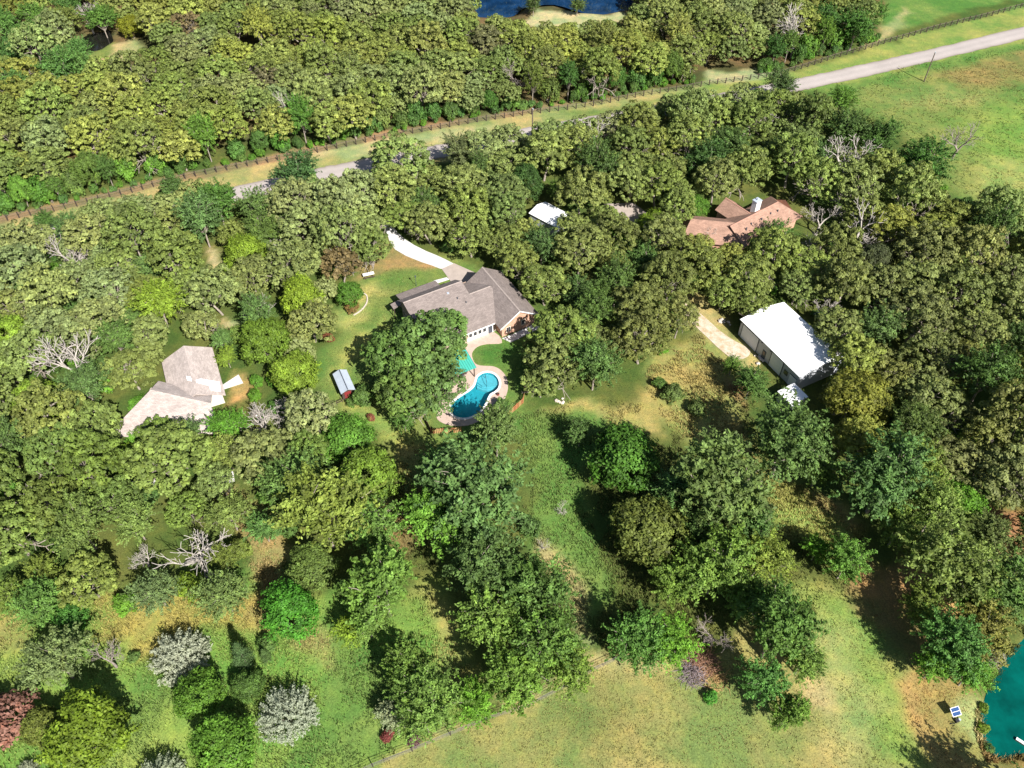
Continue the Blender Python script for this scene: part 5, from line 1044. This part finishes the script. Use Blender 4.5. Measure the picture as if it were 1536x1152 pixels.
# ------------------------------------------------------------------ trees: the woods
KEEP = [
 [(-60, 322), (0, 308), (130, 292), (290, 255), (430, 225), (560, 198), (660, 177), (860, 148), (980, 128), (1070, 106), (1150, 94), (1260, 70), (1325, 45), (1318, -60), (1700, -60), (1700, 300), (1430, 292), (1410, 235), (1345, 195), (1290, 165), (1230, 150), (1212, 140), (1210, 122), (1130, 132), (1000, 143), (940, 162), (880, 180), (760, 190), (690, 205), (680, 215), (675, 240), (648, 245), (640, 225), (600, 210), (560, 235), (550, 263), (492, 272), (490, 240), (440, 230), (405, 250), (405, 288), (360, 297), (350, 280), (250, 285), (130, 305), (70, 330), (-60, 350)],
 [(243, 545), (272, 512), (318, 522), (330, 570), (362, 560), (362, 590), (355, 610), (330, 602), (318, 605), (326, 640), (255, 615), (170, 655), (225, 585), (248, 580)],
 [(490, 600), (480, 560), (500, 500), (520, 470), (545, 440), (540, 405), (585, 352), (655, 385), (720, 400), (800, 462), (822, 485), (770, 520), (772, 560), (790, 600), (960, 604), (1010, 650), (880, 640), (900, 740), (900, 900), (860, 940), (800, 800), (640, 700), (600, 700), (560, 660), (520, 620)],
 [(1040, 440), (1100, 480), (1112, 470), (1175, 452), (1240, 540), (1205, 600), (1190, 605), (1110, 530), (1060, 530), (1110, 600), (1100, 690), (960, 610), (960, 560), (1045, 500)],
 [(1045, 342), (1110, 300), (1140, 288), (1190, 285), (1195, 330), (1150, 348), (1090, 365), (1050, 355)],
 [(792, 318), (812, 301), (842, 315), (836, 343)], [(918, 308), (945, 310), (968, 335), (955, 340)],
 [(150, 90), (165, 72), (205, 58), (215, 68), (195, 92)], [(118, 62), (160, 47), (164, 64), (140, 74)], [(715, -30), (722, 20), (760, 22), (790, 30), (870, 32), (940, 16), (942, -30)],
 [(320, 380), (330, 378), (330, 405), (322, 405)], [(335, 478), (358, 486), (340, 490)], [(360, 565), (372, 600), (345, 600)], [(335, 730), (355, 722), (380, 750), (420, 820), (390, 840), (350, 770)], [(200, 708), (232, 708), (230, 726), (202, 726)], [(328, 712), (350, 708), (350, 724)],
 [(1375, 885), (1425, 885), (1430, 920), (1380, 915)], [(1260, 740), (1300, 800), (1260, 830)], [(1485, 770), (1525, 775), (1520, 820), (1495, 815)],
]
FILLS = [
 ('far', [(-70, -70), (1345, -70), (1335, 60), (1250, 82), (1060, 125), (860, 150), (660, 180), (420, 235), (-70, 335)]),
 ('left', [(-70, 345), (130, 300), (360, 280), (480, 260), (560, 300), (590, 350), (560, 400), (500, 440), (490, 560), (520, 620), (570, 680), (560, 760), (470, 830), (400, 840), (330, 860), (130, 880), (0, 905), (-70, 905)]),
 ('mid', [(480, 265), (680, 240), (800, 180), (1000, 150), (1200, 130), (1300, 160), (1430, 260), (1440, 300), (1600, 290), (1600, 760), (1530, 860), (1460, 790), (1380, 740), (1330, 690), (1300, 640), (1240, 560), (1240, 530), (1170, 445), (1100, 470), (1045, 440), (1052, 500), (970, 580), (900, 625), (800, 590), (770, 540), (820, 485), (800, 455), (720, 395), (590, 345)]),
]
def clear_of(cx, cy, r):
    for poly in KEEP:
        if inside(poly, cx, cy) or any((a - cx) ** 2 + (b - cy) ** 2 < r * r for a, b in poly): return False
        for k in range(12):
            a = k * .5236
            if inside(poly, cx + r * math.cos(a), cy + r * math.sin(a)): return False
    return True
wr = random.Random(5); placed = [(t['x'], t['y'], t['rm'], t['kind']) for t in TREES]
GRID = {}
def near(x, y, r, tight):
    ci, cj = int(x // 8), int(y // 8)
    for i in range(ci - 2, ci + 3):
        for j in range(cj - 2, cj + 3):
            for (a, b, q, kd) in GRID.get((i, j), ()):
                if kd in ('shrub', 'dryshrub'): continue
                if (a - x) ** 2 + (b - y) ** 2 < (tight * (q + r)) ** 2: return True
    return False
for t in placed: GRID.setdefault((int(t[0] // 8), int(t[1] // 8)), []).append(t)
FILLT = []
def fill(name, poly, rmin, rmax, tight, tries):
    w = px_poly(poly, 5); x0, x1 = min(p[0] for p in w), max(p[0] for p in w); y0, y1 = min(p[1] for p in w), max(p[1] for p in w)
    for k in range(tries):
        f = 1 - k / tries; r = rmin + (rmax - rmin) * (f * .8 + wr.random() * .2)
        x, y = wr.uniform(x0, x1), wr.uniform(y0, y1); hc = 1.15 * r; q = PR(x, y, hc)
        if not inside(poly, q[0], q[1]) or near(x, y, r, tight) or not clear_of(q[0], q[1], r * q[2] * .9): continue
        t = (x, y, r, 'oak'); GRID.setdefault((int(x // 8), int(y // 8)), []).append(t); FILLT.append((name, x, y, r, q))
fill('far', FILLS[0][1], 3.0, 5.4, .66, 16000); fill('left', FILLS[1][1], 2.3, 5.4, .70, 12000); fill('mid', FILLS[2][1], 2.3, 5.6, .70, 16000)
def fence_y(px):
    for (a, b) in zip(FENCE_PX[:-1], FENCE_PX[1:]):
        if a[0] <= px <= b[0]: return a[1] + (b[1] - a[1]) * (px - a[0]) / (b[0] - a[0])
    return 0
spec = []
for name, x, y, r, q in FILLT:
    u = wr.random(); nz = float(vnoise(np.array([x]), np.array([y]), 22, 31)[0])
    if name == 'far':
        front = fence_y(q[0]) - q[1]
        if front < 34 and u < .8: kind, col = ('dense' if u < .25 else 'elm'), (BRI if u < .3 else (0.075, 0.182, 0.030))
        else: kind = 'oak' if u < .9 else 'elm'; col = OAKY if nz > .55 else (OAK if nz > .3 else OAKP)
        if q[0] < 130 and q[1] < 130 and u < .6: kind, col = 'elm', (0.094, 0.189, 0.042)
    elif name == 'left':
        kind = 'oak' if u < .78 else ('elm' if u < .92 else 'dense'); col = OAKP if nz > .5 else OAK
        if kind != 'oak': col = (0.106, 0.182, 0.048) if u < .9 else BRIY
        if q[1] > 560 and u < .5: col = (0.125, 0.189, 0.040)
        if q[1] > 760: kind, col = ('elm' if u < .5 else 'oak'), ELMO
    else:
        kind = 'oak' if u < .86 else 'elm'; col = OAK if nz > .35 else OAKD
        if q[0] > 1240 and q[1] > 330: col = OAKY if nz > .6 else (0.156, 0.182, 0.054)
        if 700 < q[0] < 1060 and q[1] > 330: col = (0.150, 0.176, 0.048)
        if kind == 'elm': col = (0.081, 0.143, 0.036)
        if q[1] > 640 and q[0] > 1300 and u < .55: kind, col = 'elm', (0.088, 0.143, 0.036)
    spec.append([name, kind, x, y, r, col, r * q[2], q])
oaks = sorted([s for s in spec if s[1] == 'oak'], key=lambda s: -s[6])
n_hand_oak = sum(1 for t in TREES if t['kind'] == 'oak')
farset = set(id(s) for s in oaks[300 - n_hand_oak:])
lowp = [oak_proto(700 + k, lobes=13, per=14, leaves=11, size=.36, simple=True)[0] for k in range(4)]
low_np = []
for me in lowp:
    a = np.empty(len(me.vertices) * 3, np.float32); me.vertices.foreach_get('co', a); low_np.append(a.reshape(-1, 3)); bpy.data.meshes.remove(me)
VV = []; CC = []
for s in spec:
    name, kind, x, y, r, col, rp, q = s
    if id(s) in farset:
        v = low_np[wr.randrange(4)]; a = wr.uniform(0, 6.283); k = r / 5.0; ca_, sa_ = math.cos(a) * k, math.sin(a) * k
        VV.append(np.stack([v[:, 0] * ca_ - v[:, 1] * sa_ + x, v[:, 0] * sa_ + v[:, 1] * ca_ + y, v[:, 2] * k - .1], -1)); c = tint(col, .16); cl = rng.uniform(.75, 1.25, len(v) // 4); CC.append(np.concatenate([np.array(c[:3])[None] * cl[:, None], np.ones((len(v) // 4, 1))], 1))
    else:
        plant(kind, x, y, r, tint(col, .18), squash=wr.uniform(.82, 1.3))
if VV:
    VV = np.concatenate(VV); me = mesh_np('far_oak_wood', VV, np.arange(len(VV)).reshape(-1, 4)); at = me.color_attributes.new('soil', 'FLOAT_COLOR', 'CORNER')
    at.data.foreach_set('color', np.repeat(np.concatenate(CC), 4, 0).astype(np.float32).ravel())
    tag(link('far_oak_wood', me, M['grass']), 'mass of small distant oak crowns filling the wood beyond the fence', 'woodland', kind='stuff')
print('trees', len(TREES), 'hand', HANDN, 'stuff', len(farset))

# ---- understorey: low bushes in the wood's gaps and along the fence
US = []
def under(x, y, r, tight):
    q = PR(x, y, r * .6)
    if not clear_of(q[0], q[1], r * q[2] * .9): return
    for a, b, c in US:
        if (a - x) ** 2 + (b - y) ** 2 < (tight * (c + r)) ** 2: return
    US.append((x, y, r)); plant('shrub', x, y, r, tint([BRI, MID, ELMO, (.085, .17, .04)][wr.randrange(4)], .2), squash=wr.uniform(.9, 1.5))
for k in range(900):
    i = wr.randrange(len(wline) - 1); a, b = wline[i], wline[i + 1]; f = wr.random(); d = (b[0] - a[0], b[1] - a[1]); L = math.hypot(*d); off = 1.9 + 2.0 * wr.random()
    x, y = a[0] + d[0] * f - d[1] / L * off, a[1] + d[1] * f + d[0] / L * off; q = PR(x, y, 1)
    if -60 < q[0] < 1318 and q[1] > -10 and not (1045 < q[0] < 1140): 
        r = wr.uniform(.6, min(1.7, off - .9))
        for a_, b_, c_ in US:
            if (a_ - x) ** 2 + (b_ - y) ** 2 < (.95 * (c_ + r)) ** 2: break
        else: US.append((x, y, r)); plant('shrub', x, y, r, tint([BRI, MID, (.085, .17, .04)][wr.randrange(3)], .2), squash=wr.uniform(1.1, 1.9))
for k in range(2600):
    nm, poly = FILLS[1 + k % 2]; w = px_poly(poly); x = wr.uniform(min(p[0] for p in w), max(p[0] for p in w)); y = wr.uniform(min(p[1] for p in w), max(p[1] for p in w)); q = PR(x, y, 1)
    r = wr.uniform(1.2, 2.4)
    if inside(poly, q[0], q[1]) and not near(x, y, r, .6) and -40 < q[0] < 1580: under(x, y, r, .9)
print('understorey', len(US))

# ---- labels of the wood's trees: by nearest landmark, side and rank
LM = [((290, 570), 'the tan-roofed house'), ((690, 440), 'the grey-brown house roof'), ((1120, 330), 'the terracotta roof'), ((1170, 510), 'the white workshop'), ((818, 318), 'the white outbuilding'), ((512, 570), 'the garden shed'), ((715, 590), 'the swimming pool'), ((1500, 1050), 'the teal pond'), ((1386, 100), 'the field utility pole'), ((797, 190), 'the utility pole among oaks'), ((240, 785), 'the big spreading dead tree'), ((1440, 205), 'the bare field tree'), ((428, 158), 'the grey dead tree'), ((1198, 45), 'the white dead tree'), ((190, 75), 'the tan clearing'), ((830, 15), 'the blue pond'), ((630, 375), 'the white driveway'), ((445, 258), 'the dark tree before the road'), ((112, 535), 'the pale dead tree near tan roof'), ((1292, 330), 'the large pale dead tree'), ((1268, 415), 'the crimson bush'), ((1440, 750), 'the lime-green tree'), ((95, 380), 'the grey crowns at far left'), ((776, 112), 'the dull bare tree'), ((1000, 110), 'the right road fence'), ((130, 300), 'the left fence end'), ((570, 200), 'the middle road fence'), ((140, 60), 'the dark pond'), ((0, 200), 'the left picture edge'), ((0, 0), 'the top left corner'), ((1536, 600), 'the right picture edge'), ((0, 760), 'the lower left edge'), ((560, 60), 'the top middle')]
ORD = ['nearest', 'second nearest', 'third nearest', 'fourth nearest', 'fifth nearest', 'sixth nearest', 'seventh nearest', 'eighth nearest', 'ninth nearest', 'tenth nearest', 'eleventh nearest', 'twelfth nearest'] + [w + ' nearest' for w in ('thirteenth', 'fourteenth', 'fifteenth', 'sixteenth', 'seventeenth', 'eighteenth', 'nineteenth', 'twentieth')]
buck = {}
for t in TREES[HANDN:]:
    d, ph, p0 = min((math.hypot(t['px'][0] - l[0][0], t['px'][1] - l[0][1]), l[1], l[0]) for l in LM)
    dx, dy = t['px'][0] - p0[0], t['px'][1] - p0[1]
    side = ('right of' if dx > 0 else 'left of') if abs(dx) > abs(dy) else ('below' if dy > 0 else 'above')
    cw = {'oak': 'olive oak', 'elm': 'dark feathery elm', 'dense': 'bright leafy tree', 'shrub': 'low green bush'}[t['kind']]
    buck.setdefault((ph, side, cw), []).append((d, t))
for (ph, side, cw), L in buck.items():
    for k, (d, t) in enumerate(sorted(L, key=lambda e: e[0])):
        o = t['o']; where = 'beyond the fence' if t['y'] > 176 + .3 * t['x'] and t['px'][1] < fence_y(t['px'][0]) else 'in the wood'
        o['label'] = (f'{cw}, {ORD[k]} crown {side} {ph}' if k < len(ORD) else f'outlying {cw} far {side} {ph}')
        o['group'] = 'trees of the wood ' + ('beyond the road fence' if where == 'beyond the fence' else 'round the houses')
for t in TREES[:HANDN]: t['o']['group'] = {'dead': 'dead and bare trees', 'silver': 'silvery shrubs', 'shrub': 'bushes in the clearings', 'dryshrub': 'red and brown bushes'}.get(t['kind'], 'trees and bushes of the near clearings')

# ------------------------------------------------------------------ brush pile
bx, by = G(1050, 1002); br = empty('brush_pile', (bx, by, gz_at(bx, by))); tag(br, 'heap of reddish brown cut branches at the edge of the mown field', 'brush pile')
def sticks(n, seed, cx, cy, R, h, mat, name):
    rg = np.random.default_rng(seed); segs = []
    for k in range(n):
        a = rg.random() * 6.283; d = R * math.sqrt(rg.random()); p = np.array([cx + d * math.cos(a), cy + d * math.sin(a), (1 - d / R) * h * rg.random() + .05]); t = np.array([rg.normal(), rg.normal(), rg.normal() * .35]); t /= np.linalg.norm(t); L = rg.uniform(.5, 1.6); e = p + t * L; e[2] = max(e[2], .03); m_ = (p + e) / 2 + rg.normal(size=3) * .12; m_[2] = max(m_[2], .03); r0 = rg.uniform(.015, .05); segs += [(p, r0, m_, r0 * .8), (m_, r0 * .8, e, r0 * .4)]
    o = link(name, wood_mesh(name, segs, M[mat], 4), None, br); o['kind'] = 'stuff'
sticks(420, 1, .6, .5, 2.0, 1.4, 'brush', 'branches'); sticks(300, 2, -1.0, -.9, 1.8, 1.2, 'brush_grey', 'branches'); sticks(160, 3, 1.4, -1.6, 1.9, .5, 'yellowwood', 'branches')

# ------------------------------------------------------------------ rough grass on the clearings
def grass(name, label, polys, density, h0, h1, seed, avoid=()):
    rg = np.random.default_rng(seed); P = []
    for poly in polys:
        w = px_poly(poly); x0, x1 = min(p[0] for p in w), max(p[0] for p in w); y0, y1 = min(p[1] for p in w), max(p[1] for p in w)
        n = int((x1 - x0) * (y1 - y0) * density); X = rg.uniform(x0, x1, n); Y = rg.uniform(y0, y1, n); ok = sdist(w, X, Y) + (vnoise(X, Y, 2, 41) - .5) * 3 < 0
        for av in avoid: ok &= sdist(av, X, Y) > .3
        ok &= vnoise(X, Y, 3.0, seed) + rg.uniform(-.3, .3, n) > .38
        P.append(np.stack([X[ok], Y[ok]], 1))
    P = np.concatenate(P); n = len(P); col = soil_at(P[:, 0], P[:, 1]); col = col * rg.uniform(.7, 1.35, (n, 1)) * np.array([1, 1.06, .9]); col += rg.uniform(0, .05, (n, 1)) * np.array([1, .85, .3])
    Z = np.array([gz_at(x, y) for x, y in P]); a = rg.uniform(0, 6.283, n); h = rg.uniform(h0, h1, n); w = rg.uniform(.05, .13, n)
    V = []; K = 3
    for k in range(K):
        ak = a + k * 2.1; dx, dy = np.cos(ak), np.sin(ak); le = rg.uniform(.2, .7, n) * h
        b = np.stack([P[:, 0] + rg.normal(size=n) * .1, P[:, 1] + rg.normal(size=n) * .1, Z - .03], 1); s = np.stack([-dy * w, dx * w, 0 * w], 1); t = b + np.stack([dx * le, dy * le, h], 1); V += [b - s, b + s, t]
    V = np.stack(V, 1).reshape(-1, 3); me = mesh_np(name, V, np.arange(len(V)).reshape(-1, 3), 3)
    at = me.color_attributes.new('soil', 'FLOAT_COLOR', 'POINT'); at.data.foreach_set('color', np.repeat(np.concatenate([col, np.ones((n, 1))], 1), K * 3, 0).astype(np.float32).ravel())
    tag(link(name, me, M['grass']), label, 'grass', kind='stuff'); return n
AV = [px_poly(POND_TEAL), deck_w]
n1 = grass('meadow_grass', 'tall rough green and dry grass of the near meadows', [[(-40, 900), (130, 880), (330, 890), (420, 830), (480, 870), (560, 930), (640, 870), (720, 1060), (600, 1120), (540, 1160), (400, 1200), (-40, 1200)], [(775, 620), (850, 600), (1000, 600), (890, 660), (870, 720), (905, 850), (905, 960), (860, 960), (800, 820), (780, 680)], [(960, 560), (1050, 500), (1130, 600), (1130, 690), (1260, 760), (1290, 820), (1190, 830), (1120, 700), (1000, 650)], [(600, 660), (690, 680), (640, 860), (580, 830)], [(900, 640), (1120, 690), (1300, 800), (1280, 880), (1050, 990), (900, 980)], [(330, 720), (420, 800), (400, 880), (340, 800)]], 14, .15, .5, 61, AV)
n2 = grass('field_grass', 'short sparse grass of the mown field and worn ground', [[(540, 1170), (700, 1090), (900, 990), (1060, 1000), (1190, 890), (1270, 870), (1400, 1020), (1470, 1060), (1490, 1190), (540, 1200)]], 12, .06, .2, 62, AV)
n3 = grass('lawn_grass', 'patchy lawn grass around the brick house', [[(480, 620), (500, 480), (560, 410), (640, 400), (590, 470), (580, 640), (640, 700), (590, 700)], [(720, 520), (790, 505), (800, 600), (762, 560)]], 8, .08, .25, 63, AV)
n4 = grass('pasture_grass', 'grass of the pasture beside the road', [[(1240, 150), (1340, 105), (1560, 60), (1560, 300), (1430, 290), (1400, 225)]], 3, .15, .45, 64)
n5 = grass('bank_grass', 'rank green and yellow grass along the bank of the teal pond', [[(1560, 940), (1505, 975), (1482, 1020), (1466, 1060), (1466, 1110), (1480, 1145), (1540, 1140), (1540, 1124), (1500, 1130), (1484, 1105), (1486, 1060), (1505, 1015), (1530, 985)]], 30, .25, .7, 65)
print('grass', n1, n2, n3, n4)
